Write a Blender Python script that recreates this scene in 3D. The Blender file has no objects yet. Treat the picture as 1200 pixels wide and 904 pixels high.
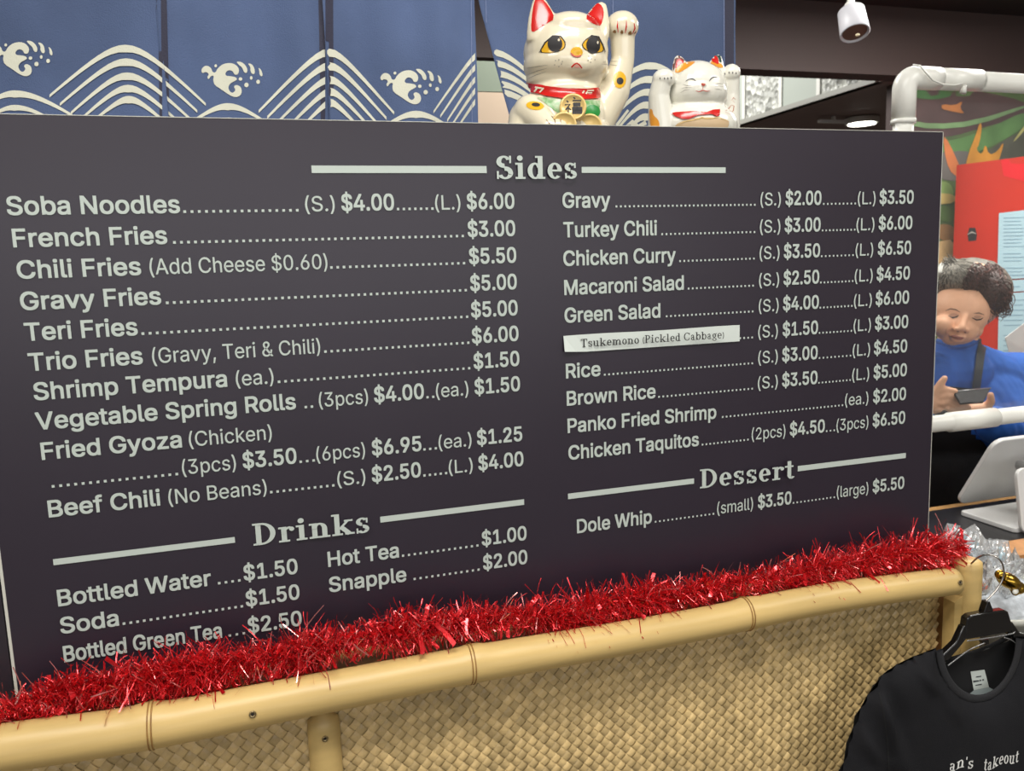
import bpy, bmesh, math, random, os
from mathutils import Vector, Matrix, noise
from mathutils.bvhtree import BVHTree
from mathutils.geometry import delaunay_2d_cdt
random.seed(11)
scene = bpy.context.scene
col = scene.collection
PI = math.pi

# ---------------- camera, world, lights, exposure ----------------
FPX, YAW, PITCH, ROLL, CAMD, CAMZ = 964.97, .301243, .141165, .034983, .95926, 1.5
_f = Vector((math.sin(YAW)*math.cos(PITCH), math.cos(YAW)*math.cos(PITCH), -math.sin(PITCH)))
_r0 = Vector((math.cos(YAW), -math.sin(YAW), 0)); _d0 = _f.cross(_r0)
_r = math.cos(ROLL)*_r0 + math.sin(ROLL)*_d0
_d = -math.sin(ROLL)*_r0 + math.cos(ROLL)*_d0
CAM = Vector((0, -CAMD, CAMZ))
cam = bpy.data.objects.new('camera', bpy.data.cameras.new('camera')); col.objects.link(cam)
cam.data.sensor_width = 36; cam.data.lens = FPX/1200*36
mw = Matrix((( _r.x, -_d.x, -_f.x, CAM.x), (_r.y, -_d.y, -_f.y, CAM.y), (_r.z, -_d.z, -_f.z, CAM.z), (0, 0, 0, 1)))
cam.matrix_world = mw
cam.data.clip_start = .02; scene.camera = cam
cam.data.dof.use_dof = True; cam.data.dof.focus_distance = 1.02; cam.data.dof.aperture_fstop = 11

world = bpy.data.worlds.new('world'); scene.world = world; world.use_nodes = True
bg = world.node_tree.nodes['Background']; bg.inputs[0].default_value = (.92, .95, 1, 1); bg.inputs[1].default_value = .42

def area(name, loc, size, power, color=(1, .97, .92), rot=(0, 0, 0), sy=None):
    l = bpy.data.lights.new(name, 'AREA'); l.energy = power; l.color = color; l.size = size
    if sy: l.shape = 'RECTANGLE'; l.size_y = sy
    o = bpy.data.objects.new(name, l); o.location = loc; o.rotation_euler = rot; col.objects.link(o); return o
area('ceiling_lamp_light', (.1, -1.0, 2.93), 1.5, 36, sy=.6)
area('ceiling_lamp_light', (-2.0, -1.9, 2.93), 1.2, 26, sy=.6)
area('ceiling_lamp_light', (2.4, -1.2, 2.93), 1.2, 24, sy=.6)
area('kitchen_lamp_light', (2.3, .9, 2.42), .9, 21, sy=.5)
area('back_fill_light', (3.4, 3.4, 2.12), .8, 14, sy=.8)  # added fill, lifts the ceiling behind the header by floor bounce
area('kitchen_lamp_light', (1.0, 1.1, 2.42), .6, 8, sy=.3)
area('added_reflection_light', (.5, -8.9, 2.15), 10, 125, color=(.95, .97, 1), rot=(math.radians(90), 0, 0), sy=2.1)  # added unseen panel that brightens the reflection on the upper menu board
scene.view_settings.view_transform = 'Standard'; scene.view_settings.look = 'None'
scene.view_settings.exposure = 0.45; scene.view_settings.gamma = 1

# ---------------- helpers ----------------
def ray(px, py):
    d = _r*((px-600)/FPX) + _d*((py-452)/FPX) + _f
    return d
def at(px, py, Y=0.):                       # the point of the place at depth plane y = Y seen at a pixel of the photograph
    d = ray(px, py); return CAM + d*((Y-CAM.y)/d.y)
def mpp(px, py, Y):                          # metres per pixel there
    d = ray(px, py); return (Y-CAM.y)/d.y/FPX
def lin(c):
    return tuple(((v/255)/12.92 if v <= 10.3 else (((v/255)+.055)/1.055)**2.4) for v in c)
_mats = {}
def M(name, rgb, rough=.5, metal=0, var=0, vscale=8, bump=0, bscale=60, coat=0, rgb2=None, stretch=None, rand=0, trans=0, spec=.5, emit=0, ior=None, subs=0):
    if name in _mats: return _mats[name]
    m = bpy.data.materials.new(name); m.use_nodes = True; nt = m.node_tree; N = nt.nodes; L = nt.links
    b = N['Principled BSDF']; c = (*lin(rgb), 1)
    b.inputs['Base Color'].default_value = c; b.inputs['Roughness'].default_value = rough
    b.inputs['Metallic'].default_value = metal; b.inputs['Coat Weight'].default_value = coat
    b.inputs['Coat Roughness'].default_value = .08
    b.inputs['Specular IOR Level'].default_value = spec
    b.inputs['Transmission Weight'].default_value = trans
    if ior: b.inputs['IOR'].default_value = ior
    if emit: b.inputs['Emission Color'].default_value = c; b.inputs['Emission Strength'].default_value = emit
    if var or bump or rgb2:
        tc = N.new('ShaderNodeTexCoord'); mp = N.new('ShaderNodeMapping'); L.new(tc.outputs['Object'], mp.inputs[0])
        if stretch: mp.inputs['Scale'].default_value = stretch
    if var or rgb2:
        nz = N.new('ShaderNodeTexNoise'); nz.inputs['Scale'].default_value = vscale; nz.inputs['Detail'].default_value = 5
        L.new(mp.outputs[0], nz.inputs[0])
        rp = N.new('ShaderNodeValToRGB'); rp.color_ramp.elements[0].position = .3; rp.color_ramp.elements[1].position = .7
        c2 = (*lin(rgb2), 1) if rgb2 else tuple(min(1, x*(1+var)) for x in c[:3])+(1,)
        c1 = c if rgb2 else tuple(x*(1-var) for x in c[:3])+(1,)
        rp.color_ramp.elements[0].color = c1; rp.color_ramp.elements[1].color = c2
        L.new(nz.outputs[0], rp.inputs[0]); last = rp.outputs[0]
    else: last = None
    if rand:
        oi = N.new('ShaderNodeObjectInfo'); mr = N.new('ShaderNodeMapRange'); mr.inputs[3].default_value = 1-rand; mr.inputs[4].default_value = 1+rand
        L.new(oi.outputs['Random'], mr.inputs[0]); hs = N.new('ShaderNodeHueSaturation'); hs.inputs['Color'].default_value = c
        if last: L.new(last, hs.inputs['Color'])
        L.new(mr.outputs[0], hs.inputs['Value']); last = hs.outputs[0]
    if last: L.new(last, b.inputs['Base Color'])
    if bump:
        n2 = N.new('ShaderNodeTexNoise'); n2.inputs['Scale'].default_value = bscale; n2.inputs['Detail'].default_value = 4
        L.new(mp.outputs[0], n2.inputs[0]); bp = N.new('ShaderNodeBump'); bp.inputs['Strength'].default_value = bump; bp.inputs['Distance'].default_value = .002
        L.new(n2.outputs[0], bp.inputs['Height']); L.new(bp.outputs[0], b.inputs['Normal'])
    _mats[name] = m; return m
def film(name, tint=(1, 1, 1), gloss=.1, rough=.05, haze=0):
    m = bpy.data.materials.new(name); m.use_nodes = True; nt = m.node_tree; N = nt.nodes; L = nt.links; N.clear()
    out = N.new('ShaderNodeOutputMaterial'); tr = N.new('ShaderNodeBsdfTransparent'); tr.inputs[0].default_value = (*tint, 1)
    gl = N.new('ShaderNodeBsdfGlossy'); gl.inputs['Roughness'].default_value = rough
    fr = N.new('ShaderNodeFresnel'); fr.inputs[0].default_value = 1.45
    ad = N.new('ShaderNodeMath'); ad.operation = 'MULTIPLY_ADD'; ad.inputs[1].default_value = .8; ad.inputs[2].default_value = gloss
    L.new(fr.outputs[0], ad.inputs[0]); mx = N.new('ShaderNodeMixShader'); L.new(ad.outputs[0], mx.inputs[0])
    L.new(tr.outputs[0], mx.inputs[1]); L.new(gl.outputs[0], mx.inputs[2]); last = mx
    if haze:
        df = N.new('ShaderNodeBsdfDiffuse'); df.inputs[0].default_value = (.9, .9, .9, 1)
        m2 = N.new('ShaderNodeMixShader'); m2.inputs[0].default_value = haze; L.new(mx.outputs[0], m2.inputs[1]); L.new(df.outputs[0], m2.inputs[2]); last = m2
    L.new(last.outputs[0], out.inputs[0]); return m

def prop(o, label=None, cat=None, group=None, kind=None, category=None):
    cat = cat or category
    if label: o['label'] = label
    if cat: o['category'] = cat
    if group: o['group'] = group
    if kind: o['kind'] = kind
    return o
def thing(name, loc, label, cat, group=None):
    o = bpy.data.objects.new(name, None); o.location = loc; o.empty_display_size = .05; col.objects.link(o)
    return prop(o, label, cat, group)
def par(o, p):
    o.parent = p
    if p.type == 'EMPTY': o.matrix_parent_inverse = Matrix.Translation(-Vector(p.location))
def add(name, me, mat=None, parent=None, smooth=False, **kw):
    o = bpy.data.objects.new(name, me); col.objects.link(o)
    if mat and not me.materials: me.materials.append(mat)
    if smooth: me.polygons.foreach_set('use_smooth', [True]*len(me.polygons))
    if parent: par(o, parent)
    return prop(o, **kw)
def mesh(name, verts, faces, mat=None, parent=None, smooth=False, **kw):
    me = bpy.data.meshes.new(name); me.from_pydata([tuple(v) for v in verts], [], faces); me.update()
    return add(name, me, mat, parent, smooth, **kw)
class G:                                       # geometry collector
    def __init__(s): s.v = []; s.f = []
    def face(s, pts):
        n = len(s.v); s.v += [Vector(p) for p in pts]; s.f.append(tuple(range(n, n+len(pts))))
    def box(s, lo, hi, M4=None):
        x0, y0, z0 = lo; x1, y1, z1 = hi; n = len(s.v)
        P = [Vector(p) for p in ((x0,y0,z0),(x1,y0,z0),(x1,y1,z0),(x0,y1,z0),(x0,y0,z1),(x1,y0,z1),(x1,y1,z1),(x0,y1,z1))]
        if M4: P = [M4 @ p for p in P]
        s.v += P; s.f += [tuple(n+i for i in q) for q in ((0,3,2,1),(4,5,6,7),(0,1,5,4),(1,2,6,5),(2,3,7,6),(3,0,4,7))]
        return s
    def tube(s, pts, rad, n=12, cap=True, flat=1.0):
        pts = [Vector(p) for p in pts]; k = len(pts); R = rad if hasattr(rad, '__len__') else [rad]*k
        base = len(s.v); up = None
        for i, p in enumerate(pts):
            t = (pts[min(i+1, k-1)]-pts[max(i-1, 0)]).normalized()
            if up is None: up = t.orthogonal().normalized()
            up = (up - t*up.dot(t)); up = up.normalized() if up.length > 1e-6 else t.orthogonal().normalized()
            w = t.cross(up)
            for j in range(n):
                a = 2*PI*j/n; s.v.append(p + (up*math.cos(a)*flat + w*math.sin(a))*R[i])
        for i in range(k-1):
            for j in range(n):
                a = base+i*n+j; b = base+i*n+(j+1) % n; s.f.append((a, b, b+n, a+n))
        if cap: s.f.append(tuple(base+j for j in reversed(range(n)))); s.f.append(tuple(base+(k-1)*n+j for j in range(n)))
        return s
    def lathe(s, c, prof, n=32, M4=None):
        base = len(s.v); c = Vector(c)
        for r, z in prof:
            for j in range(n):
                a = 2*PI*j/n; p = Vector((r*math.cos(a), r*math.sin(a), z)); s.v.append(c + (M4 @ p if M4 else p))
        for i in range(len(prof)-1):
            for j in range(n):
                a = base+i*n+j; b = base+i*n+(j+1) % n; s.f.append((a, b, b+n, a+n))
        return s
    def ell(s, c, r, M3=None, seg=24, rings=14):
        base = len(s.v); c = Vector(c)
        for i in range(rings+1):
            th = PI*i/rings
            for j in range(seg):
                a = 2*PI*j/seg; p = Vector((r[0]*math.sin(th)*math.cos(a), r[1]*math.sin(th)*math.sin(a), r[2]*math.cos(th)))
                s.v.append(c + (M3 @ p if M3 else p))
        for i in range(rings):
            for j in range(seg):
                a = base+i*seg+j; b = base+i*seg+(j+1) % seg; s.f.append((a, a+seg, b+seg, b))
        return s
    def cap(s, a, b, ra, rb, n=16):                      # capsule with round ends, tapered
        a = Vector(a); b = Vector(b); t = (b-a).normalized(); P = []; R = []
        for k in range(5): an = PI/2*k/5; P.append(a - t*ra*math.cos(an)); R.append(max(ra*math.sin(an), ra*.05))
        P.append(a); R.append(ra); P.append(b); R.append(rb)
        for k in range(4, -1, -1): an = PI/2*k/5; P.append(b + t*rb*math.cos(an)); R.append(max(rb*math.sin(an), rb*.05))
        return s.tube(P, R, n)
    def obj(s, name, mat=None, parent=None, smooth=False, bevel=0, **kw):
        o = mesh(name, s.v, s.f, mat, parent, smooth, **kw)
        if bevel:
            bm = bmesh.new(); bm.from_mesh(o.data); bmesh.ops.remove_doubles(bm, verts=bm.verts, dist=1e-6)
            bmesh.ops.bevel(bm, geom=[e for e in bm.edges if len(e.link_faces) == 2 and e.calc_face_angle(0) > .6], offset=bevel, segments=3, affect='EDGES', profile=.5, clamp_overlap=True)
            bm.to_mesh(o.data); bm.free(); o.data.polygons.foreach_set('use_smooth', [True]*len(o.data.polygons))
            md = o.modifiers.new('wn', 'WEIGHTED_NORMAL'); md.keep_sharp = True
        return o
    def blob(s, name, voxel, mat, parent=None, smooth_it=6, extra=None, **kw):   # voxel union of the collected volumes
        me = bpy.data.meshes.new('t'); me.from_pydata([tuple(v) for v in s.v], [], s.f)
        bm = bmesh.new(); bm.from_mesh(me); bmesh.ops.remove_doubles(bm, verts=bm.verts, dist=1e-7); bmesh.ops.recalc_face_normals(bm, faces=bm.faces); bm.to_mesh(me); bm.free()
        t = bpy.data.objects.new('t', me); col.objects.link(t)
        r = t.modifiers.new('r', 'REMESH'); r.mode = 'VOXEL'; r.voxel_size = voxel
        if smooth_it: q = t.modifiers.new('s', 'SMOOTH'); q.factor = .6; q.iterations = smooth_it
        dg = bpy.context.evaluated_depsgraph_get(); dg.update()
        nm = bpy.data.meshes.new_from_object(t.evaluated_get(dg)); nm.name = name
        bpy.data.objects.remove(t); bpy.data.meshes.remove(me)
        if extra:
            for v in nm.vertices: v.co = extra(v.co.copy())
        nm.materials.clear()
        return add(name, nm, mat, parent, True, **kw)

def bvh(o): return BVHTree.FromPolygons([v.co.copy() for v in o.data.vertices], [tuple(p.vertices) for p in o.data.polygons])
def inpoly(x, y, P):
    c = False; j = len(P)-1
    for i in range(len(P)):
        if (P[i][1] > y) != (P[j][1] > y) and x < (P[j][0]-P[i][0])*(y-P[i][1])/(P[j][1]-P[i][1]+1e-12)+P[i][0]: c = not c
        j = i
    return c
def resample(P, step, closed=True):
    out = []; n = len(P)
    for i in range(n if closed else n-1):
        a = P[i]; b = P[(i+1) % n]; L = math.hypot(b[0]-a[0], b[1]-a[1]); k = max(1, int(L/step))
        for t in range(k): out.append((a[0]+(b[0]-a[0])*t/k, a[1]+(b[1]-a[1])*t/k))
    if not closed: out.append(P[-1])
    return out
def chaikin(P, it=2, closed=True):
    for _ in range(it):
        Q = []; n = len(P)
        if not closed: Q.append(P[0])
        for i in range(n if closed else n-1):
            a = P[i]; b = P[(i+1) % n]
            Q += [(a[0]*.75+b[0]*.25, a[1]*.75+b[1]*.25), (a[0]*.25+b[0]*.75, a[1]*.25+b[1]*.75)]
        if not closed: Q.append(P[-1])
        P = Q
    return P
def fill(P, step):                            # triangulated polygon with interior points (2D)
    P = resample(P, step); xs = [p[0] for p in P]; ys = [p[1] for p in P]; pts = [Vector(p) for p in P]; n = len(P)
    y = min(ys)+step*.5
    while y < max(ys):
        x = min(xs)+step*.5
        while x < max(xs):
            if inpoly(x, y, P): pts.append(Vector((x+random.uniform(-.1, .1)*step, y+random.uniform(-.1, .1)*step)))
            x += step
        y += step
    r = delaunay_2d_cdt(pts, [], [list(range(n))], 1, 1e-5)
    return [tuple(v) for v in r[0]], [tuple(f) for f in r[2]]
def decal(tree, P, name, mat, parent=None, step=3., off=.0006, maxe=.03, **kw):   # a painted patch that lies on the surface it is painted on
    V, F = fill(P, step); out = []; ok = []
    for x, y in V:
        d = ray(x, y).normalized(); h = tree.ray_cast(CAM, d)
        if h[0] is None: out.append(Vector()); ok.append(False)
        else:
            nn = h[1] if h[1].dot(d) < 0 else -h[1]
            out.append(h[0] + (nn-d).normalized()*off); ok.append(True)
    F = [f for f in F if all(ok[i] for i in f) and max((out[f[i]]-out[f[i-1]]).length for i in range(len(f))) < maxe*max(1, (out[f[0]]-CAM).length**1.3)]
    if not F: return None
    u = sorted({i for f in F for i in f}); mp_ = {a: b for b, a in enumerate(u)}
    return mesh(name, [out[i] for i in u], [tuple(mp_[i] for i in f) for f in F], mat, parent, True, **kw)
def rib(P, w0, w1=None, taper=True):           # ribbon polygon along an open polyline
    n = len(P); A = []; B = []
    for i in range(n):
        a = P[max(i-1, 0)]; b = P[min(i+1, n-1)]; dx, dy = b[0]-a[0], b[1]-a[1]; L = math.hypot(dx, dy) or 1
        t = i/(n-1); w = (w0*(math.sin(PI*t)*.75+.25) if taper else w0) if w1 is None else w0+(w1-w0)*t
        A.append((P[i][0]-dy/L*w/2, P[i][1]+dx/L*w/2)); B.append((P[i][0]+dy/L*w/2, P[i][1]-dx/L*w/2))
    return A + B[::-1]
def oval(cx, cy, rx, ry, n=20, rot=0):
    c, s_ = math.cos(rot), math.sin(rot)
    return [(cx+rx*math.cos(2*PI*i/n)*c-ry*math.sin(2*PI*i/n)*s_, cy+rx*math.cos(2*PI*i/n)*s_+ry*math.sin(2*PI*i/n)*c) for i in range(n)]

# fonts: the sans face bundled with Blender
FONT = None
for _d2 in (bpy.utils.system_resource('DATAFILES') or '',):
    _p = os.path.join(_d2, 'fonts', 'Inter.woff2')
    if os.path.exists(_p):
        try: FONT = bpy.data.fonts.load(_p)
        except Exception: FONT = None
def glyphs(txt, cap, bold):                    # flat glyph mesh of a run, returns (verts2d, faces, width)
    cu = bpy.data.curves.new('t', 'FONT'); cu.body = txt
    if FONT: cu.font = FONT
    cu.size = 1; cu.offset = 0; cu.resolution_u = 3; cu.fill_mode = 'NONE'
    o = bpy.data.objects.new('t', cu); col.objects.link(o)
    dg = bpy.context.evaluated_depsgraph_get(); me = bpy.data.meshes.new_from_object(o.evaluated_get(dg))
    V = [(v.co.x, v.co.y) for v in me.vertices]; nb = {}
    for e in me.edges:
        a, b = e.vertices; nb.setdefault(a, []).append(b); nb.setdefault(b, []).append(a)
    seen = set(); loops = []
    for s in range(len(V)):
        if s in seen or s not in nb: continue
        lp = [s]; seen.add(s); cur = s
        while True:
            nx = [q for q in nb[cur] if q not in seen]
            if not nx: break
            cur = nx[0]; seen.add(cur); lp.append(cur)
        if len(lp) > 2: loops.append([V[i] for i in lp])
    # contour direction is lost in the edge list: nested contours are holes, crossing contours are united
    pts_ = []; ed = []
    for lp in loops:
        b = len(pts_); pts_ += [Vector(q) for q in lp]; ed += [(b+i, b+(i+1) % len(lp)) for i in range(len(lp))]
    r = delaunay_2d_cdt(pts_, ed, [], 0, 1e-6); RV = [tuple(v) for v in r[0]]
    solid = [not any(m is not lp and all(inpoly(lp[i-1][0]*(1-t)+lp[i][0]*t, lp[i-1][1]*(1-t)+lp[i][1]*t, m) for i in range(len(lp)) for t in (0, .25, .5, .75)) for m in loops) for lp in loops]
    bb = [(min(q[0] for q in lp), max(q[0] for q in lp), min(q[1] for q in lp), max(q[1] for q in lp)) for lp in loops]
    F = []
    for f in r[2]:
        cx = sum(RV[i][0] for i in f)/len(f); cy = sum(RV[i][1] for i in f)/len(f); ins = hol = False
        for lp, s, q in zip(loops, solid, bb):
            if q[0] <= cx <= q[1] and q[2] <= cy <= q[3] and inpoly(cx, cy, lp):
                if s: ins = True
                else: hol = True
        if ins and not hol: F.append(tuple(f))
    V = RV
    bpy.data.objects.remove(o); bpy.data.curves.remove(cu); bpy.data.meshes.remove(me)
    return V, F
CAPH = None
def run(g, txt, x0, x1, z, cap, bold, y=-.0008):
    global CAPH
    if CAPH is None:
        CAPH = {}
        for b in (True, False):
            V, F = glyphs('H', 1, b); CAPH[b] = (max(v[1] for v in V), min(v[1] for v in V))
    V, F = glyphs(txt, cap, bold); a = min(v[0] for v in V); b = max(v[0] for v in V)
    top, bot = CAPH[bold]
    e = .00052 if bold else .00012; sx = (x1-x0-2*e)/(b-a); sz = (cap-2*e)/(top-bot)      # strokes are thickened with shifted copies
    for k, (dx, dz) in enumerate(((0, 0), (2*e, 0), (0, 2*e), (2*e, 2*e), (e, 0), (e, 2*e)) if bold else ((0, 0), (2*e, 2*e))):
        W = [(x0+dx+(v[0]-a)*sx, z+dz+(v[1]-bot)*sz) for v in V]
        sg = sum(sum(W[f[i-1]][0]*W[f[i]][1]-W[f[i]][0]*W[f[i-1]][1] for i in range(len(f))) for f in F)
        for fi, f in enumerate(F):
            q = [W[i] for i in f]; ar = sum(q[i-1][0]*q[i][1]-q[i][0]*q[i-1][1] for i in range(len(q)))
            if abs(ar) < 1e-12: continue
            if ar*sg < 0: continue                      # spurious fill inside a counter
            if ar < 0: q = q[::-1]
            yy = y-k*2.5e-5-(fi % 7)*3e-6; g.face([(u, yy, w) for u, w in q])

# slab-serif letters, cap height 1
def slab(ch, bold=1.0):
    S = []; st = .2*bold; hr = .085*(.6+.4*bold); xh = .7
    def rc(a, b, c, d): S.append([(a, b), (c, b), (c, d), (a, d)])
    def ring(cx, cy, rx, ry, a0, a1, side=st, top=hr, n=18):
        prev = None
        for i in range(n+1):
            a = math.radians(a0+(a1-a0)*i/n); c, s_ = math.cos(a), math.sin(a)
            p = (cx+rx*c, cy+ry*s_); q = (cx+max(.01, rx-side)*c, cy+max(.01, ry-top)*s_)
            if prev: S.append([prev[0], p, q, prev[1]])
            prev = (p, q)
    def ln(a, b, c, d, w):
        dx, dy = c-a, d-b; L = math.hypot(dx, dy); u, v = -dy/L*w/2, dx/L*w/2; S.append([(a+u, b+v), (a-u, b-v), (c-u, d-v), (c+u, d+v)])
    def dot(x, y, r): S.append([(x+r*math.cos(k*PI/6), y+r*math.sin(k*PI/6)) for k in range(12)])
    def stem(x, y0, y1, w=st, bs=True, ts=True, tl=True, e=.11):
        rc(x, y0, x+w, y1)
        if bs: rc(x-e, y0, x+w+e, y0+hr)
        if ts: rc(x-e, y1-hr, x+(w+e if not tl else w), y1)
    w = .6
    if ch == 'D': stem(.12, 0, 1, tl=True); ring(.34, .5, .52, .5, -90, 90); rc(.2, 0, .36, hr); rc(.2, 1-hr, .36, 1); w = .92
    elif ch == 'P': stem(.12, 0, 1, tl=False); ring(.34, .72, .4, .28, -90, 90); rc(.2, .44, .36, .44+hr); w = .8
    elif ch == 'T': stem(.34, 0, 1, tl=False); rc(.02, 1-hr, .86, 1); rc(.02, .74, .02+hr, 1); rc(.86-hr, .74, .86, 1); w = .9
    elif ch == 'C': ring(.5, .5, .47, .51, 38, 322); rc(.8, .68, .87, .98); dot(.8, .3, .05); w = .95
    elif ch == 'S':
        ring(.36, .745, .31, .265, 25, 200); ring(.36, .745, .31, .265, 200, 275, top=st*.95); ring(.38, .27, .33, .28, 95, -20, top=st*.95); ring(.38, .27, .33, .28, -20, -155)
        rc(.56, .68, .64, 1.0); rc(.04, 0, .12, .34); w = .75
    elif ch == 's':
        ring(.28, .52, .24, .19, 25, 200, side=st*.85); ring(.28, .52, .24, .19, 200, 270, side=st*.85, top=st*.75); ring(.3, .185, .25, .195, 90, -20, side=st*.85, top=st*.75); ring(.3, .185, .25, .195, -20, -155, side=st*.85)
        rc(.43, .47, .5, .7); rc(.04, 0, .11, .24); w = .59
    elif ch == 'i': stem(.13, 0, xh); dot(.22, .9, .12*bold**.5); w = .47
    elif ch == 'l': stem(.13, 0, 1); w = .47
    elif ch == 'r': stem(.13, 0, xh); ring(.45, .36, .27, .34, 80, 175, side=hr, top=hr*1.2); dot(.53, .58, .1*bold**.5); w = .64
    elif ch == 'n': stem(.13, 0, xh); ring(.42, .42, .3, .28, 0, 175); rc(.52+(.2-st), 0, .72, .43); rc(.42, 0, .83, hr); w = .86
    elif ch == 'm': stem(.13, 0, xh); ring(.4, .42, .26, .28, 0, 175); rc(.46+(.2-st), 0, .66, .43); rc(.38, 0, .74, hr); ring(.85, .42, .28, .28, 0, 175); rc(.93+(.2-st), 0, 1.13, .43); rc(.85, 0, 1.24, hr); w = 1.28
    elif ch == 'u': rc(.12, .28, .12+st, xh); rc(.01, xh-hr, .2, xh); ring(.42, .28, .3, .3, 180, 355); stem(.54, 0, xh, ts=True, bs=False); rc(.6, 0, .84, hr); w = .87
    elif ch == 'k': stem(.12, 0, 1); ln(.3, .28, .66, xh-.03, hr*1.1); ln(.4, .36, .7, .03, st*.95); rc(.5, xh-hr, .84, xh); rc(.52, 0, .9, hr); w = .9
    elif ch == 'e': ring(.34, .35, .31, .36, 0, 315); rc(.12, .32, .62, .32+hr); w = .68
    elif ch == 'c': ring(.34, .35, .31, .36, 50, 315); dot(.5, .56, .09*bold**.5); w = .66
    elif ch == 'o': ring(.35, .35, .32, .36, 0, 360, n=26); w = .7
    elif ch == 'd': ring(.34, .35, .31, .36, 30, 330); stem(.46, 0, 1, bs=False); rc(.5, 0, .76, hr); w = .8
    elif ch == 'b': stem(.1, 0, 1, bs=False); ring(.42, .35, .31, .36, -150, 150); w = .78
    elif ch == 'a': ring(.28, .5, .22, .2, 10, 150, side=hr*1.5); rc(.34, .1, .34+st*.9, .52); ring(.27, .2, .22, .21, 60, 320, side=st*.8); rc(.42, 0, .62, hr); dot(.12, .54, .07); w = .66
    elif ch == 'g': ring(.32, .42, .26, .27, 0, 360, n=24); ring(.33, -.06, .3, .2, 0, 360, side=hr*1.4, n=24); rc(.48, xh-.09, .66, xh); w = .7
    elif ch == 't': rc(.14, .15, .14+st, .95); rc(.0, xh-hr, .46, xh); ring(.34, .2, .2, .22, 180, 330); w = .52
    elif ch == '(': ring(.6, .35, .5, .65, 135, 225, side=st*.6); w = .34
    elif ch == ')': ring(-.26, .35, .5, .65, -45, 45, side=st*.6); w = .34
    elif ch == "'": rc(.06, .72, .16, 1); w = .24
    else: w = .3
    return S, w
def slabrun(txt, bold=1.0, gap=.03):
    x = 0; out = []
    for ch in txt:
        S, w = slab(ch, bold); out += [[(p[0]+x, p[1]) for p in q] for q in S]; x += w+gap
    return out, x-gap
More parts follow.
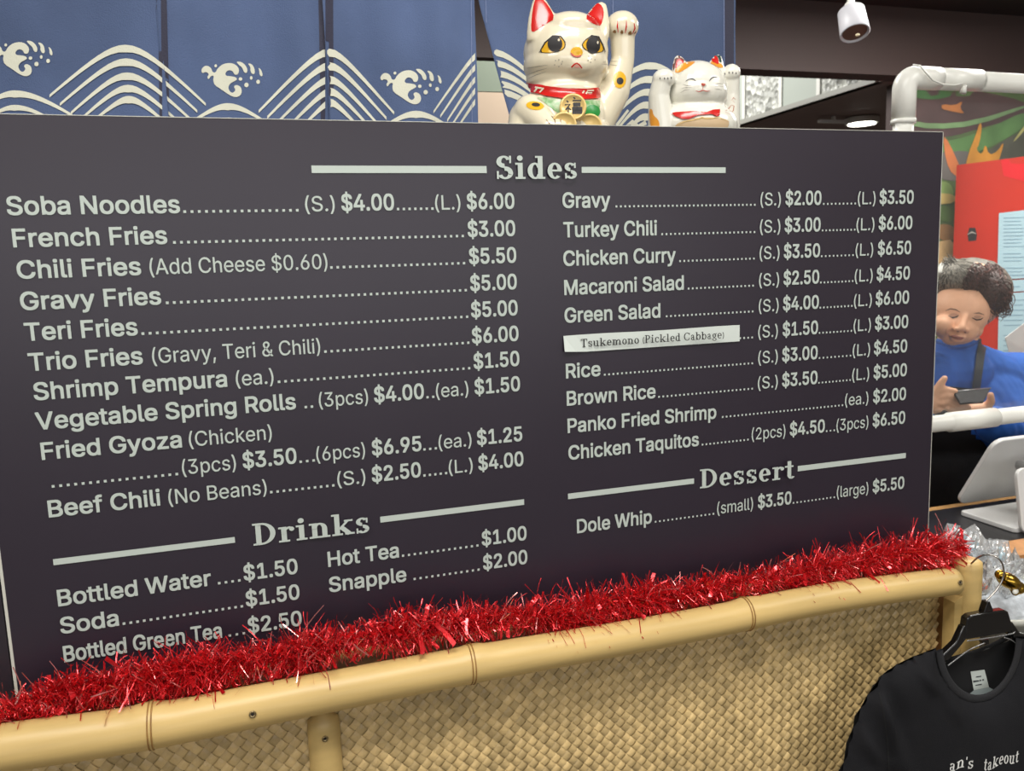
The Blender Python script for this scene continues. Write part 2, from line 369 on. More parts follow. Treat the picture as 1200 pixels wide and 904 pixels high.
LINES = [
 (1.5707, [('B', 'Soba Noodles', -0.2277, -0.0651), ('D', '', -0.0621, 0.0573), ('R', '(S.)', 0.0647, 0.097), ('B', '$4.00', 0.1044, 0.164), ('D', '', 0.1669, 0.2099), ('R', '(L.)', 0.2119, 0.2422), ('B', '$6.00', 0.2499, 0.3088)]),
 (1.5386, [('B', 'French Fries', -0.2258, -0.0805), ('D', '', -0.0751, 0.2448), ('B', '$3.00', 0.2495, 0.3087)]),
 (1.5068, [('B', 'Chili Fries', -0.2253, -0.109), ('R', '(Add Cheese $0.60)', -0.1006, 0.0848), ('D', '', 0.0876, 0.245), ('B', '$5.50', 0.2498, 0.3089)]),
 (1.4749, [('B', 'Gravy Fries', -0.2256, -0.0921), ('D', '', -0.0877, 0.2457), ('B', '$5.00', 0.2499, 0.3084)]),
 (1.4433, [('B', 'Teri Fries', -0.225, -0.1181), ('D', '', -0.1147, 0.246), ('B', '$5.00', 0.2496, 0.3084)]),
 (1.412, [('B', 'Trio Fries', -0.2247, -0.1159), ('R', '(Gravy, Teri & Chili)', -0.1065, 0.0706), ('D', '', 0.0748, 0.2461), ('B', '$6.00', 0.2493, 0.3084)]),
 (1.3811, [('B', 'Shrimp Tempura', -0.2232, -0.0325), ('R', '(ea.)', -0.0232, 0.0171), ('D', '', 0.0214, 0.2458), ('B', '$1.50', 0.2501, 0.3084)]),
 (1.3498, [('B', 'Vegetable Spring Rolls', -0.2245, 0.0393), ('D', '', 0.0487, 0.0583), ('R', '(3pcs)', 0.065, 0.1212), ('B', '$4.00', 0.1283, 0.1876), ('D', '', 0.1903, 0.2001), ('R', '(ea.)', 0.2022, 0.2423), ('B', '$1.50', 0.2499, 0.3082)]),
 (1.3175, [('B', 'Fried Gyoza', -0.2227, -0.0848), ('R', '(Chicken)', -0.0774, 0.0106)]),
 (1.2868, [('D', '', -0.2165, -0.0915), ('R', '(3pcs)', -0.0871, -0.0305), ('B', '$3.50', -0.0232, 0.0358), ('D', '', 0.0387, 0.056), ('R', '(6pcs)', 0.0579, 0.114), ('B', '$6.95', 0.122, 0.1813), ('D', '', 0.1834, 0.2002), ('R', '(ea.)', 0.2023, 0.2435), ('B', '$1.25', 0.2504, 0.3089)]),
 (1.2548, [('B', 'Beef Chili', -0.2225, -0.1121), ('R', '(No Beans)', -0.1039, 0.0004), ('D', '', 0.0038, 0.0763), ('R', '(S.)', 0.0798, 0.1125), ('B', '$2.50', 0.1201, 0.1791), ('D', '', 0.1818, 0.2114), ('R', '(L.)', 0.2135, 0.2436), ('B', '$4.00', 0.2508, 0.3094)]),
 (1.1556, [('B', 'Bottled Water', -0.2235, -0.0674), ('D', '', -0.0605, -0.036), ('B', '$1.50', -0.0323, 0.0279)]),
 (1.1243, [('B', 'Soda', -0.2241, -0.1662), ('D', '', -0.1627, -0.0356), ('B', '$1.50', -0.0323, 0.0279)]),
 (1.0916, [('B', 'Bottled Green Tea', -0.2241, -0.061), ('D', '', -0.0541, -0.0359), ('B', '$2.50', -0.0325, 0.0282)]),
 (1.1583, [('B', 'Hot Tea', 0.0628, 0.1471), ('D', '', 0.1506, 0.2468), ('B', '$1.00', 0.2512, 0.3102)]),
 (1.1269, [('B', 'Snapple', 0.0621, 0.1546), ('D', '', 0.1632, 0.247), ('B', '$2.00', 0.2515, 0.3102)]),
 (1.5708, [('B', 'Gravy', 0.3703, 0.4339), ('D', '', 0.4409, 0.6423), ('R', '(S.)', 0.6496, 0.6811), ('B', '$2.00', 0.6883, 0.7451), ('D', '', 0.7478, 0.8016), ('R', '(L.)', 0.8045, 0.8341), ('B', '$3.50', 0.8407, 0.8993)]),
 (1.5354, [('B', 'Turkey Chili', 0.3705, 0.4978), ('D', '', 0.5039, 0.6421), ('R', '(S.)', 0.6491, 0.6808), ('B', '$3.00', 0.6875, 0.7445), ('D', '', 0.7467, 0.8018), ('R', '(L.)', 0.8032, 0.8333), ('B', '$6.00', 0.8405, 0.8984)]),
 (1.5007, [('B', 'Chicken Curry', 0.3695, 0.5243), ('D', '', 0.5292, 0.6415), ('R', '(S.)', 0.6489, 0.6799), ('B', '$3.50', 0.6866, 0.7444), ('D', '', 0.746, 0.8), ('R', '(L.)', 0.8028, 0.8324), ('B', '$6.50', 0.8402, 0.8977)]),
 (1.465, [('B', 'Macaroni Salad', 0.3697, 0.5357), ('D', '', 0.5414, 0.6405), ('R', '(S.)', 0.6484, 0.6798), ('B', '$2.50', 0.6866, 0.7438), ('D', '', 0.7454, 0.8004), ('R', '(L.)', 0.8024, 0.8327), ('B', '$4.50', 0.8394, 0.8971)]),
 (1.4306, [('B', 'Green Salad', 0.3692, 0.5016), ('D', '', 0.5094, 0.6402), ('R', '(S.)', 0.6482, 0.6795), ('B', '$4.00', 0.6862, 0.7439), ('D', '', 0.7453, 0.7999), ('R', '(L.)', 0.802, 0.8324), ('B', '$6.00', 0.8388, 0.897)]),
 (1.3957, [('D', '', 0.6186, 0.6397), ('R', '(S.)', 0.6477, 0.6786), ('B', '$1.50', 0.6862, 0.7433), ('D', '', 0.7447, 0.8001), ('R', '(L.)', 0.8024, 0.832), ('B', '$3.00', 0.8388, 0.8969)]),
 (1.3607, [('B', 'Rice', 0.3691, 0.4163), ('D', '', 0.4208, 0.64), ('R', '(S.)', 0.648, 0.679), ('B', '$3.00', 0.6858, 0.7434), ('D', '', 0.7454, 0.7996), ('R', '(L.)', 0.8019, 0.8317), ('B', '$4.50', 0.8382, 0.8965)]),
 (1.3259, [('B', 'Brown Rice', 0.3693, 0.4936), ('D', '', 0.4973, 0.6402), ('R', '(S.)', 0.6477, 0.6794), ('B', '$3.50', 0.6863, 0.7439), ('D', '', 0.7453, 0.8), ('R', '(L.)', 0.802, 0.8313), ('B', '$5.00', 0.8387, 0.8973)]),
 (1.2908, [('B', 'Panko Fried Shrimp', 0.3695, 0.5836), ('D', '', 0.5922, 0.7879), ('R', '(ea.)', 0.7908, 0.831), ('B', '$2.00', 0.839, 0.8972)]),
 (1.2558, [('B', 'Chicken Taquitos', 0.3697, 0.557), ('D', '', 0.5614, 0.634), ('R', '(2pcs)', 0.6386, 0.6927), ('B', '$4.50', 0.6997, 0.7576), ('D', '', 0.7596, 0.7749), ('R', '(3pcs)', 0.7772, 0.8321), ('B', '$6.50', 0.8395, 0.8971)]),
 (1.1576, [('B', 'Dole Whip', 0.3789, 0.4861), ('D', '', 0.4904, 0.5804), ('R', '(small)', 0.5849, 0.6415), ('B', '$3.50', 0.6492, 0.704), ('D', '', 0.7062, 0.7773), ('R', '(large)', 0.7802, 0.8352), ('B', '$5.50', 0.8427, 0.8994)]),
]
RULES = [ (0.0743, 0.2758, 1.6205, 1.6124) , (0.3966, 0.5973, 1.6199, 1.6128) , (-0.2234, -0.0384, 1.2088, 1.2021) , (0.1271, 0.3084, 1.2117, 1.2044) , (0.3677, 0.5496, 1.2119, 1.2046) , (0.7136, 0.9006, 1.2114, 1.2037) ]
# ---------------- materials ----------------
BOARD = M('board_print', (38, 30, 42), .36, spec=.6, var=.06, vscale=6)
LET = M('board_lettering', (184, 194, 187), .45, spec=.35)
EDGE = M('board_edge', (196, 196, 186), .5)
BAM = M('bamboo', (204, 174, 112), .42, var=.12, vscale=14, stretch=(.35, 3, 3), bump=.12, bscale=40)
BAMD = M('bamboo_node', (150, 112, 60), .5, var=.2, vscale=60)
STRAW = M('straw', (206, 178, 124), .36, var=.2, vscale=35, rand=.2, bump=.4, bscale=220)
BACKS = M('mat_backing', (92, 72, 44), .9)
WOOD = M('ledge_wood', (150, 112, 66), .5, var=.15, vscale=10)
DARKW = M('dark_brown_paint', (72, 56, 53), .6, var=.06, vscale=2)
DARKC = M('dark_ceiling', (50, 40, 40), .7)
CREAM = M('cream_wall', (206, 200, 188), .8)
FLOORM = M('floor_tile', (104, 98, 92), .5, var=.12, vscale=3)
COUNTER = M('black_laminate', (38, 37, 40), .3, var=.1, vscale=12)
BRASSW = M('oak_edge', (176, 134, 80), .5, var=.15, vscale=20)
PVC = M('white_pvc', (238, 238, 230), .32, var=.03, vscale=9)
GREYG = M('grey_metal', (150, 150, 142), .45)
BLACK = M('black_plastic', (16, 16, 18), .22)
SCREW = M('screw_metal', (150, 132, 96), .3, metal=.9)
SHADOWM = M('screw_hole_shade', (30, 22, 14), .8)
WHITEP = M('white_paint', (224, 224, 216), .4)

# ---------------- setting ----------------
def slabbox(name, lo, hi, mat, **kw): return G().box(lo, hi).obj(name, mat, **kw)
S_ = dict(kind='structure')
slabbox('floor', (-5, -9.5, -.1), (7, 7, 0), FLOORM, **S_)
slabbox('wall_back', (-5, -9.6, 0), (7, -9.5, 3.2), CREAM, **S_)
slabbox('ceiling', (-5, -9.5, 3.2), (7, .8, 3.3), CREAM, **S_)
slabbox('wall_far', (-5, 6.6, 0), (7, 6.7, 3.2), DARKW, **S_)
slabbox('wall_left', (-5.1, -9.5, 0), (-5, 6.7, 3.2), CREAM, **S_)
slabbox('wall_right', (6.2, -9.5, 0), (6.3, 6.7, 3.2), CREAM, **S_)
# header over the kitchen opening and the dark ceiling in front of and behind it
slabbox('trim_1', (-1.5, 1.8, 2.2), (5.2, 1.9, 2.455), DARKW, **S_)
slabbox('trim_2', (-1.5, .8, 2.455), (6.2, 1.9, 2.6), DARKC, **S_)
slabbox('trim_3', (2.5, 1.9, 2.2), (6.2, 6.6, 2.3), M('inner_ceiling_paint', (128, 108, 102), .6), **S_)
# clerestory strip above the dark ceiling: frame, mullions, crinkled glazing
wx = 2.5
cl = G(); cl.box((wx-.012, 1.92, 2.2), (wx+.03, 6.55, 2.222)).box((wx-.02, 1.92, 2.83), (wx+.03, 6.55, 2.9))
clo = cl.obj('window_1', GREYG, **S_)
ys = [1.92, 2.28, 2.56, 2.87, 3.6, 4.3, 5.0, 5.7, 6.5]
CRK = bpy.data.materials.new('crinkled_glazing'); CRK.use_nodes = True
def crinkle(m, base, scale, rough=.15, strength=.9):
    nt = m.node_tree; N = nt.nodes; L = nt.links; b = N['Principled BSDF']; b.inputs['Roughness'].default_value = rough
    b.inputs['Base Color'].default_value = (*lin(base), 1); tc = N.new('ShaderNodeTexCoord'); v = N.new('ShaderNodeTexVoronoi'); v.inputs['Scale'].default_value = scale
    rp = N.new('ShaderNodeValToRGB'); rp.color_ramp.elements[0].color = (*lin([x*.55 for x in base]), 1); rp.color_ramp.elements[1].color = (*lin([min(255, x*1.12) for x in base]), 1)
    L.new(tc.outputs['Object'], v.inputs[0]); L.new(v.outputs['Color'], rp.inputs[0]); L.new(rp.outputs[0], b.inputs['Base Color'])
    bp = N.new('ShaderNodeBump'); bp.inputs['Strength'].default_value = strength; bp.inputs['Distance'].default_value = .02
    L.new(v.outputs['Distance'], bp.inputs['Height']); L.new(bp.outputs[0], b.inputs['Normal'])
crinkle(CRK, (214, 216, 208), 34, .2, 1.0)
PLAIN = M('frosted_panel', (170, 178, 168), .5)
for i in range(len(ys)-1):
    G().box((wx-.011, ys[i]-.012, 2.223), (wx+.02, ys[i]+.012, 2.829)).obj('mullion', WHITEP, clo)
    m_ = PLAIN if i in (1, 3, 5) else CRK
    G().box((wx-.004, ys[i]+.0125, 2.223), (wx+.004, ys[i+1]-.0125, 2.828)).obj('pane', m_, clo)
area('clerestory_fill_light', (1.2, 3.2, 2.9), 1.2, 32, rot=(0, math.radians(-75), 0))  # added light without a fixture, aimed at the panes to brighten them
# mural wall with the painted jungle
slabbox('wall_kitchen', (2.6, 1.9, 0), (5.2, 1.98, 2.2), DARKW, **S_)
mur = thing('mural', (3.6, 1.9, .8), 'painted mural of green leaves and orange flames on the kitchen wall', 'painting')
MG = M('mural_green', (104, 128, 78), .55, rgb2=(64, 84, 58), vscale=5)
mp = G().box((2.62, 1.885, .8), (5.1, 1.899, 2.175)).obj('canvas', MG, mur)
G().box((2.6, 1.87, 2.176), (5.12, 1.899, 2.199)).obj('frame', M('pinkish_trim', (176, 150, 140), .5), mur)
mt = bvh(mp)
def md(P, rgb, k=2, o=.001, nm='painted_leaf', rgb2=None):
    decal(mt, chaikin(P, k), nm, M('mural_%s' % str(rgb), rgb, .6, var=.22, vscale=9), mur, step=8, off=o)
md([(1060,100),(1120,102),(1205,118),(1205,135),(1150,150),(1110,162),(1070,160),(1060,130)], (88, 66, 66), o=.002, nm='painted_dark_area')  # dull dark areas belonging to the mural's own painting
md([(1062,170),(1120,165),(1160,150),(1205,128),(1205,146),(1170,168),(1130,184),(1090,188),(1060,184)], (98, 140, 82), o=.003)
md([(1060,178),(1098,180),(1140,175),(1150,200),(1120,215),(1090,205),(1062,200)], (112, 106, 102), o=.004, nm='painted_dark_area')
md([(1150,180),(1205,148),(1205,176),(1190,190),(1165,200),(1140,195)], (92, 92, 80), o=.004, nm='painted_dark_area')
md([(1062,98),(1100,104),(1120,112),(1090,118),(1062,112)], (72, 112, 66), o=.004)
md([(1103,122),(1118,124),(1128,118),(1124,127),(1131,134),(1112,130),(1103,128)], (196, 122, 66), 1, o=.005, nm='painted_petal')
md([(1104,158),(1112,168),(1124,195),(1128,206),(1116,206),(1108,190)], (212, 122, 72), 1, o=.006, nm='painted_petal')
md([(1148,142),(1150,150),(1147,168),(1143,176),(1150,182),(1154,168),(1158,182),(1168,178),(1176,165),(1172,182),(1166,196),(1130,198),(1134,180),(1142,160)], (222, 152, 58), 1, o=.007, nm='painted_petal')
md([(1096,212),(1116,214),(1118,240),(1098,236)], (132, 158, 92), o=.003)
md([(1096,226),(1119,228),(1119,238),(1096,240)], (196, 170, 104), 1, o=.006)
md([(1096,240),(1119,244),(1119,262),(1096,258)], (86, 112, 62), o=.004)
md([(1096,262),(1119,264),(1119,284),(1096,280)], (150, 110, 70), o=.005)
md([(1094,284),(1119,280),(1119,312),(1094,312)], (206, 170, 120), 1, o=.006)
md([(1185,168),(1197,150),(1205,142),(1205,146),(1192,162)], (196, 190, 120), 1, o=.008)
md([(1060,140),(1092,146),(1140,142),(1205,122),(1205,125),(1142,148),(1092,152),(1060,146)], (126, 160, 110), 1, o=.006)

# red board and the blue sheets pinned to it
red = thing('red_board', (2.9, 1.75, .3), 'large plain red board with a small black emblem beside the mural', 'board')
ra = at(1121, 195, 1.8); rb = at(1200, 182, 1.54); zt = (ra.z+rb.z)/2; dv = Vector((rb.x-ra.x, rb.y-ra.y, 0)).normalized(); nv = Vector((dv.y, -dv.x, 0))
A = Vector((ra.x, ra.y, .3)); B = A + dv*.8; bk = -nv*.02
g = G(); q = [A, B, B+bk, A+bk]; top = [Vector((p.x, p.y, zt)) for p in q]; g.v = q+top
g.f = [(0,1,5,4),(1,2,6,5),(2,3,7,6),(3,0,4,7),(4,5,6,7),(3,2,1,0)]
rpan = g.obj('panel', M('red_lacquer', (200, 50, 34), .3, var=.08, vscale=3), red); rt = bvh(rpan)
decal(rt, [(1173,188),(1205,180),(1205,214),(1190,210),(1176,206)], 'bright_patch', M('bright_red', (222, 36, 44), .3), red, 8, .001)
BT = M('emblem_black', (42, 38, 40), .5)
decal(rt, [(1136,267),(1143,267),(1145,275),(1144,282),(1135,283),(1134,275)], 'emblem', BT, red, 4, .001)
decal(rt, rib([(1134,275),(1139,272),(1144,274)], 1.6), 'emblem', M('emblem_white', (190, 180, 170), .5), red, 3, .002)
PAP = M('pale_blue_paper', (178, 208, 218), .6); INK = M('faint_ink', (132, 164, 184), .7)
def papersheet(y0, y1, y2, y3, lab, n, seed):
    P = [(1171, y0), (1204, y1), (1204, y2), (1169, y3)]
    t = thing('paper_sheet', tuple(decal_pt(P[3])), lab, 'paper', 'pale blue sheets on the red board')
    s = decal(rt, P, 'sheet', PAP, t, 8, .004)
    r = random.Random(seed); g2 = G(); tr = bvh(s)
    for k in range(n):
        y = y0+(y3-y0)*(k+1.2)/(n+1.5); xe = 1204-r.random()*9
        V, F = fill([(1176, y), (xe, y-.5), (xe, y+.4), (1176, y+.9)], 8)
        pts = []
        for x_, y_ in V: h = tr.ray_cast(CAM, ray(x_, y_).normalized()); pts.append(h[0]+nv*.001 if h[0] else None)
        if all(p is not None for p in pts):
            b_ = len(g2.v); g2.v += pts; g2.f += [tuple(b_+i for i in f) for f in F]
    if g2.f: g2.obj('printed_line', INK, t)
    return t
def decal_pt(p):
    h = rt.ray_cast(CAM, ray(*p).normalized()); return h[0] if h[0] else Vector((3, 1.7, 1.2))
papersheet(250, 246, 326, 328, 'upper pale blue printed sheet on the red board, above the bun of the person', 17, 1)
papersheet(329.5, 327.5, 341, 343, 'narrow strip of pale blue paper between the two larger blue sheets', 1, 2)
papersheet(344.5, 342.5, 440, 442, 'lower pale blue printed sheet on the red board, beside the curly hair', 15, 3)
wp = thing('paper_sheet', tuple(at(1200, 400, 1.3)), 'plain white sheet tilted behind the blue shoulder of the person', 'paper')
q = [at(1178, 396, 1.3), at(1215, 368, 1.28), at(1230, 430, 1.3), at(1190, 440, 1.32)]
g = G(); g.face(q); g.face([p+Vector((.002, .004, 0)) for p in reversed(q)])
for i in range(4): j = (i+1) % 4; g.face([q[j], q[i], q[i]+Vector((.002, .004, 0)), q[j]+Vector((.002, .004, 0))])
g.obj('sheet', M('white_sheet', (226, 226, 222), .6), wp)

# things seen through the slit of the curtain: a wall cabinet behind
slabbox('wall_partition', (.2, 1.5, 0), (1.25, 1.56, 2.1), DARKW, **S_)
cab = thing('wall_cabinet', (.75, 1.45, 1.2), 'pale cabinet with a grey green door seen through the slit of the curtain', 'cabinet')
c0 = at(540, 110, 1.4); zz = at(575, 110, 1.4).z; zt_ = at(575, 74, 1.4).z
G().box((c0.x, 1.38, 1.2), (c0.x+.35, 1.5, zz)).obj('body', M('beige_laminate', (188, 168, 146), .5), cab)
G().box((c0.x, 1.38, zz+.002), (c0.x+.35, 1.5, zt_)).obj('door', M('grey_green_laminate', (120, 132, 116), .5), cab)

# ceiling fittings: spotlight, disc lamp with rail
sp = thing('spotlight', tuple(at(1000, 0, 1.1)), 'white cylindrical spotlight hanging from the dark ceiling', 'lamp')
pc = at(1001, 22, 1.1); pt_ = at(996, 12, 1.1); ax = (at(1003, 46, 1.06)-at(997, 13, 1.1)).normalized(); k = mpp(1000, 20, 1.1)
Mx = ax.to_track_quat('Z', 'Y').to_matrix()
g = G().lathe(at(997, 12, 1.1), [(.0, 0), (.42*30*k, 0), (.5*30*k, .08*30*k), (.53*31*k, 1.05*31*k), (.49*31*k, 1.08*31*k), (.46*31*k, 1.0*31*k), (.0, .99*31*k)], 40, Mx)
g.obj('lamp_housing', M('spot_white', (206, 206, 212), .4), sp, True)
G().lathe(at(997, 12, 1.1)+ax*(.985*31*k), [(0, 0), (.44*31*k, 0), (.44*31*k, .02*31*k), (0, .03*31*k)], 32, Mx).obj('reflector', M('spot_inner', (120, 92, 78), .3, metal=.4), sp)
ec = at(1005, 41, 1.05)
G().ell(ec, (.006, .006, .004)).obj('bulb', M('spot_bulb', (228, 214, 178), .3), sp, True)
G().tube([at(997, 12, 1.1), at(997, 6, 1.1), Vector((at(996, 5, 1.1).x, 1.1, 2.455))], [.008, .010, .008], 14).obj('stem', PVC, sp, True)
G().ell(at(996, 8, 1.1), (.016, .016, .016)).obj('joint', PVC, sp, True)
dl = thing('disc_lamp', (2.5+.9, 2.5, 2.15), 'lit round disc lamp on the low dark ceiling behind the opening', 'lamp')
zc = 2.197; def_s = (zc-.034-1.5)/.1848; cxx, cyy = .8432*def_s, def_s-CAMD
dl.location = (cxx, cyy, zc)
G().lathe((cxx, cyy, zc-.03), [(.0, .0), (.078, 0), (.082, .012), (.082, .028), (0, .03)], 40).obj('rim', WHITEP, dl)
G().lathe((cxx, cyy, zc-.034), [(.0, .0), (.066, 0), (.066, .004), (0, .004)], 40).obj('diffuser', M('lit_diffuser', (255, 252, 240), .4, emit=6), dl)
tr_ = thing('ceiling_rail', (cxx-.45, cyy, zc), 'thin white ceiling rail to the left of the disc lamp', 'rail')
G().box((cxx-.26, cyy-.01, zc-.03), (cxx-.085, cyy+.01, zc-.015)).obj('bar', WHITEP, tr_)
G().box((cxx-.18, cyy-.008, zc-.0148), (cxx-.165, cyy+.008, zc+.003)).obj('bracket', WHITEP, tr_)
# ---------------- counter front: bar body, ledge, shelf ----------------
BX0, BX1 = -.92, .955
bar = thing('bar_counter', (.02, .06, 0), 'bar counter faced with woven straw matting and edged with bamboo poles', 'counter')
slabbox('body', (BX0, -.04, 0), (BX1, .16, 1.03), WOOD, parent=bar)
bl = slabbox('ledge', (BX0, -.045, 1.0305), (BX1, .18, 1.052), WOOD, parent=bar)
# menu board
mb = thing('menu_board', (.34, .007, 1.053), 'big dark menu board listing Sides, Drinks and Dessert above the red tinsel', 'sign')
ZT, ZB = 1.6692, 1.053; XL, XR = -.2715, .9473
G().box((XL, .0003, ZB), (XR, .0125, ZT)).obj('panel', BOARD, mb)
g = G(); e = .0015
g.box((XL-e*2, -.0002, ZB), (XL-.0001, .0126, ZT)).box((XR+.0001, -.0002, ZB), (XR+e*.5, .0126, ZT)).box((XL, -.0002, ZT+.0001), (XR, .0126, ZT+e*.5))
g.obj('edge_strip', EDGE, mb)
for z, runs in LINES:
    g = G(); words = []
    right = runs[-1][3] > .7
    for kind, txt, x0, x1 in runs:
        if kind == 'D':
            pitch = .0061 if right else .0071
            s = .00245 if right else .0028
            n = max(2, round((x1-x0-s)/pitch)+1)
            if z == LINES[0][0]: pass
            for i in range(n):
                x = x0+(x1-x0-s)*i/(n-1); g.face([(x, -.0008, z), (x+s, -.0008, z), (x+s, -.0008, z+s), (x, -.0008, z+s)])
        else:
            words.append(txt); run(g, txt, x0, x1, z, .0187 if kind == 'B' else .0166, kind == 'B')
    g.obj('menu_line', LET, mb, label='menu line reading ' + ' '.join(words))
for i, (x0, x1, z1, z0) in enumerate(RULES):
    g = G(); g.face([(x0, -.0008, z0), (x1, -.0008, z0), (x1, -.0008, z1), (x0, -.0008, z1)]); g.obj('rule_bar', LET, mb)
for txt, x0, x1, z, cap in (('Sides', .2865, .3896, 1.6055, .0267), ('Drinks', -.0190, .1142, 1.1957, .0258), ('Dessert', .5582, .7042, 1.1968, .0262)):
    S, w = slabrun(txt); g = G(); sx = (x1-x0)/w
    for k, q in enumerate(S): g.face([(x0+p[0]*sx, -.0008-k*2.5e-5, z+p[1]*cap) for p in q])
    g.obj('heading', LET, mb, label='slab serif heading reading ' + txt)
# paper strip
ps = thing('paper_strip', (.492, -.002, 1.393), 'white paper strip reading Tsukemono (Pickled Cabbage) stuck on the menu board', 'label')
g = G(); n = 16
for i in range(n+1):
    t = i/n; x = .3668+(.6186-.3668)*t; lift = .0035*max(0, 1-t*9)
    g.v += [Vector((x, -.0016, 1.4146+.0004*math.sin(t*9))), Vector((x, -.0016-lift, 1.3930+lift*.6))]
for i in range(n): g.f.append((2*i, 2*i+1, 2*i+3, 2*i+2))
o = g.obj('strip', M('strip_paper', (206, 214, 208), .5, var=.03, vscale=30), ps, False); so = o.modifiers.new('s', 'SOLIDIFY'); so.thickness = .0003
S, w = slabrun('Tsukemono (Pickled Cabbage)', .8, .05); g = G(); sx = (.5915-.3895)/w
for k, q in enumerate(S): g.face([(.3895+p[0]*sx, -.0026-k*1e-5, 1.3992+p[1]*.0102) for p in q])
g.obj('lettering', M('black_ink', (28, 26, 28), .6), ps)
# neighbouring board at the far left
G().box((-1.2, -.001, 1.053), (XL-.0042, .0125, 1.66)).obj('side_board', M('side_board_print', (40, 35, 42), .34), label='plain dark board to the left of the menu board', category='sign')

# ---------------- woven straw mat ----------------
MX0, MX1, MZ0, MZ1 = -.5, .925, .70, 1.02
mat = G().box((MX0, -.0445, MZ0), (MX1, -.0405, MZ1)).obj('woven_mat', BACKS, bar)
PW = .0106; q2 = math.sqrt(.5)
def strip(dirn, idx):
    # a strip along direction dirn (+45 or -45 degrees), weaving over and under the strips of the other direction
    cx = (MX0+MX1)/2; cz = (MZ0+MZ1)/2
    du = (q2, q2*dirn); dn = (-q2*dirn, q2)
    off = idx*PW; ox = cx+dn[0]*off; oz = cz+dn[1]*off
    ts = []
    for t in range(-160, 161):
        x = ox+du[0]*t*PW; z = oz+du[1]*t*PW
        if MX0 < x < MX1 and MZ0 < z < MZ1: ts.append(t)
    if len(ts) < 2: return None
    V = []; F = []; rr = random.Random(idx*7+dirn); hw0 = PW*.462
    k = 0; sub = 4
    n = (ts[-1]-ts[0])*sub
    for i in range(n+1):
        t = ts[0]+i/sub; par_ = (idx*1.0)
        # plain weave: height follows cos of the crossing number plus the parity of this strip
        h = math.cos(PI*(t + idx + (0 if dirn > 0 else 1)))
        h = max(-1, min(1, h*1.5))
        y = -.0461 - .0014*h; w = hw0*(1+.03*math.sin(t*.7+idx))
        jx = .0004*noise.noise(Vector((t*.21, idx*3.1, dirn)))
        for c, dy in ((-1, .0005), (0, -.00012), (1, .0005)):
            V.append((ox+du[0]*t*PW+dn[0]*(c*w+jx), y+dy, oz+du[1]*t*PW+dn[1]*(c*w+jx)))
    for i in range(n):
        for c in (0, 1): a = i*3+c; F.append((a, a+1, a+4, a+3))
    return V, F
NS = int(((MX1-MX0)+(MZ1-MZ0))*q2/PW/2)+1
for dirn in (1, -1):
    for idx in range(-NS, NS+1):
        r = strip(dirn, idx)
        if r: mesh('strip', r[0], r[1], STRAW, mat, True)

# ---------------- bamboo rail, upright, post ----------------
def screw(parent, p, nrm=Vector((0, -1, 0)), r=.004):
    Mx = nrm.to_track_quat('Z', 'Y').to_matrix()
    s = G().lathe(p, [(r, 0), (r, .0008), (r*.75, .0012), (r*.45, .0004), (0, .0003)], 18, Mx).obj('screw', SCREW, parent, True)
    G().lathe(p+nrm*.0006, [(r*.42, 0), (0, .0001)], 12, Mx).obj('screw_hole_shade', SHADOWM, parent)  # dark disc paints the shade inside the screw's drive hole
bot = [(-60, 913), (0, 902), (170, 877), (350, 839), (556, 797.5), (760, 760.6), (875, 737), (960, 717), (1060, 703), (1130, 693)]
RY = -.078; cr = []
for i in range(120):
    px = -60+(1133+60)*i/119
    for a, b in zip(bot, bot[1:]):
        if a[0] <= px <= b[0]+.01: by = a[1]+(b[1]-a[1])*(px-a[0])/(b[0]-a[0]); break
    p = at(px, by, RY); cr.append(p)
def sm(L, w):
    return [sum((L[max(0, min(len(L)-1, j))] for j in range(i-w, i+w+1)), Vector())/(2*w+1) for i in range(len(L))]
cr = sm(cr, 6); nodes = (170, 556, 875)
pts = []; rad = []
nx = [at(q_, 800, RY).x for q_ in nodes]
for i, p in enumerate(cr):
    t = i/(len(cr)-1); R = .0238*(1-t)+.0188*t
    R += .0014*math.exp(-(min(abs(p.x-x) for x in nx)/.012)**2)
    pts.append(Vector((p.x, RY, p.z+R*.95))); rad.append(R)
pts[0].x = -.9
NPT = len(pts)
rail = G().tube(pts, rad, 40).obj('bamboo_rail', BAM, bar, True)
def rail_at(x):
    i = min(range(NPT), key=lambda k: abs(pts[k].x-x)); return pts[i], rad[i]
for x in nx:
    p, R = rail_at(x); g = G()
    for dx, r2 in ((-.0022, .0006), (.0014, .0011)):
        P = [p+Vector((dx+.0012*math.cos(a*.5), 0, 0)) + Vector((0, math.cos(a), math.sin(a)))*(R+r2*.3) for a in [2*PI*k/48 for k in range(49)]]
        g.tube(P, .0008, 6)
    g.obj('node_ring', BAMD, rail, True)
for px, py in ((296, 837), (1125, 683)):
    hb = at(px, py, -.105); p, R = rail_at(hb.x); c = at(px, py, p.y-R*.96); dz = max(-.9, min(.9, (c.z-p.z)/R)); nr = Vector((0, -math.cos(math.asin(dz)), dz))
    screw(rail, Vector((c.x, p.y, p.z))+nr*(R+.0002), nr, .0038)
ux = at(381, 870, -.06).x; uz = at(381, 836, -.062).z
g = G(); V = []; n = 14; H = 26
for i in range(H+1):
    z = .70+(uz-.70)*i/H; top = max(0, 1-(uz-z)/.02); hw = .0185*math.sqrt(max(0.0, 1-top*top))+.0005 if top > 0 else .0185
    for j in range(n+1):
        a = PI*j/n; g.v.append(Vector((ux-hw*math.cos(a), -.0488-.0145*math.sin(a)*(hw/.0185)**.6, z)))
for i in range(H):
    for j in range(n): a = i*(n+1)+j; g.f.append((a, a+1, a+n+2, a+n+1))
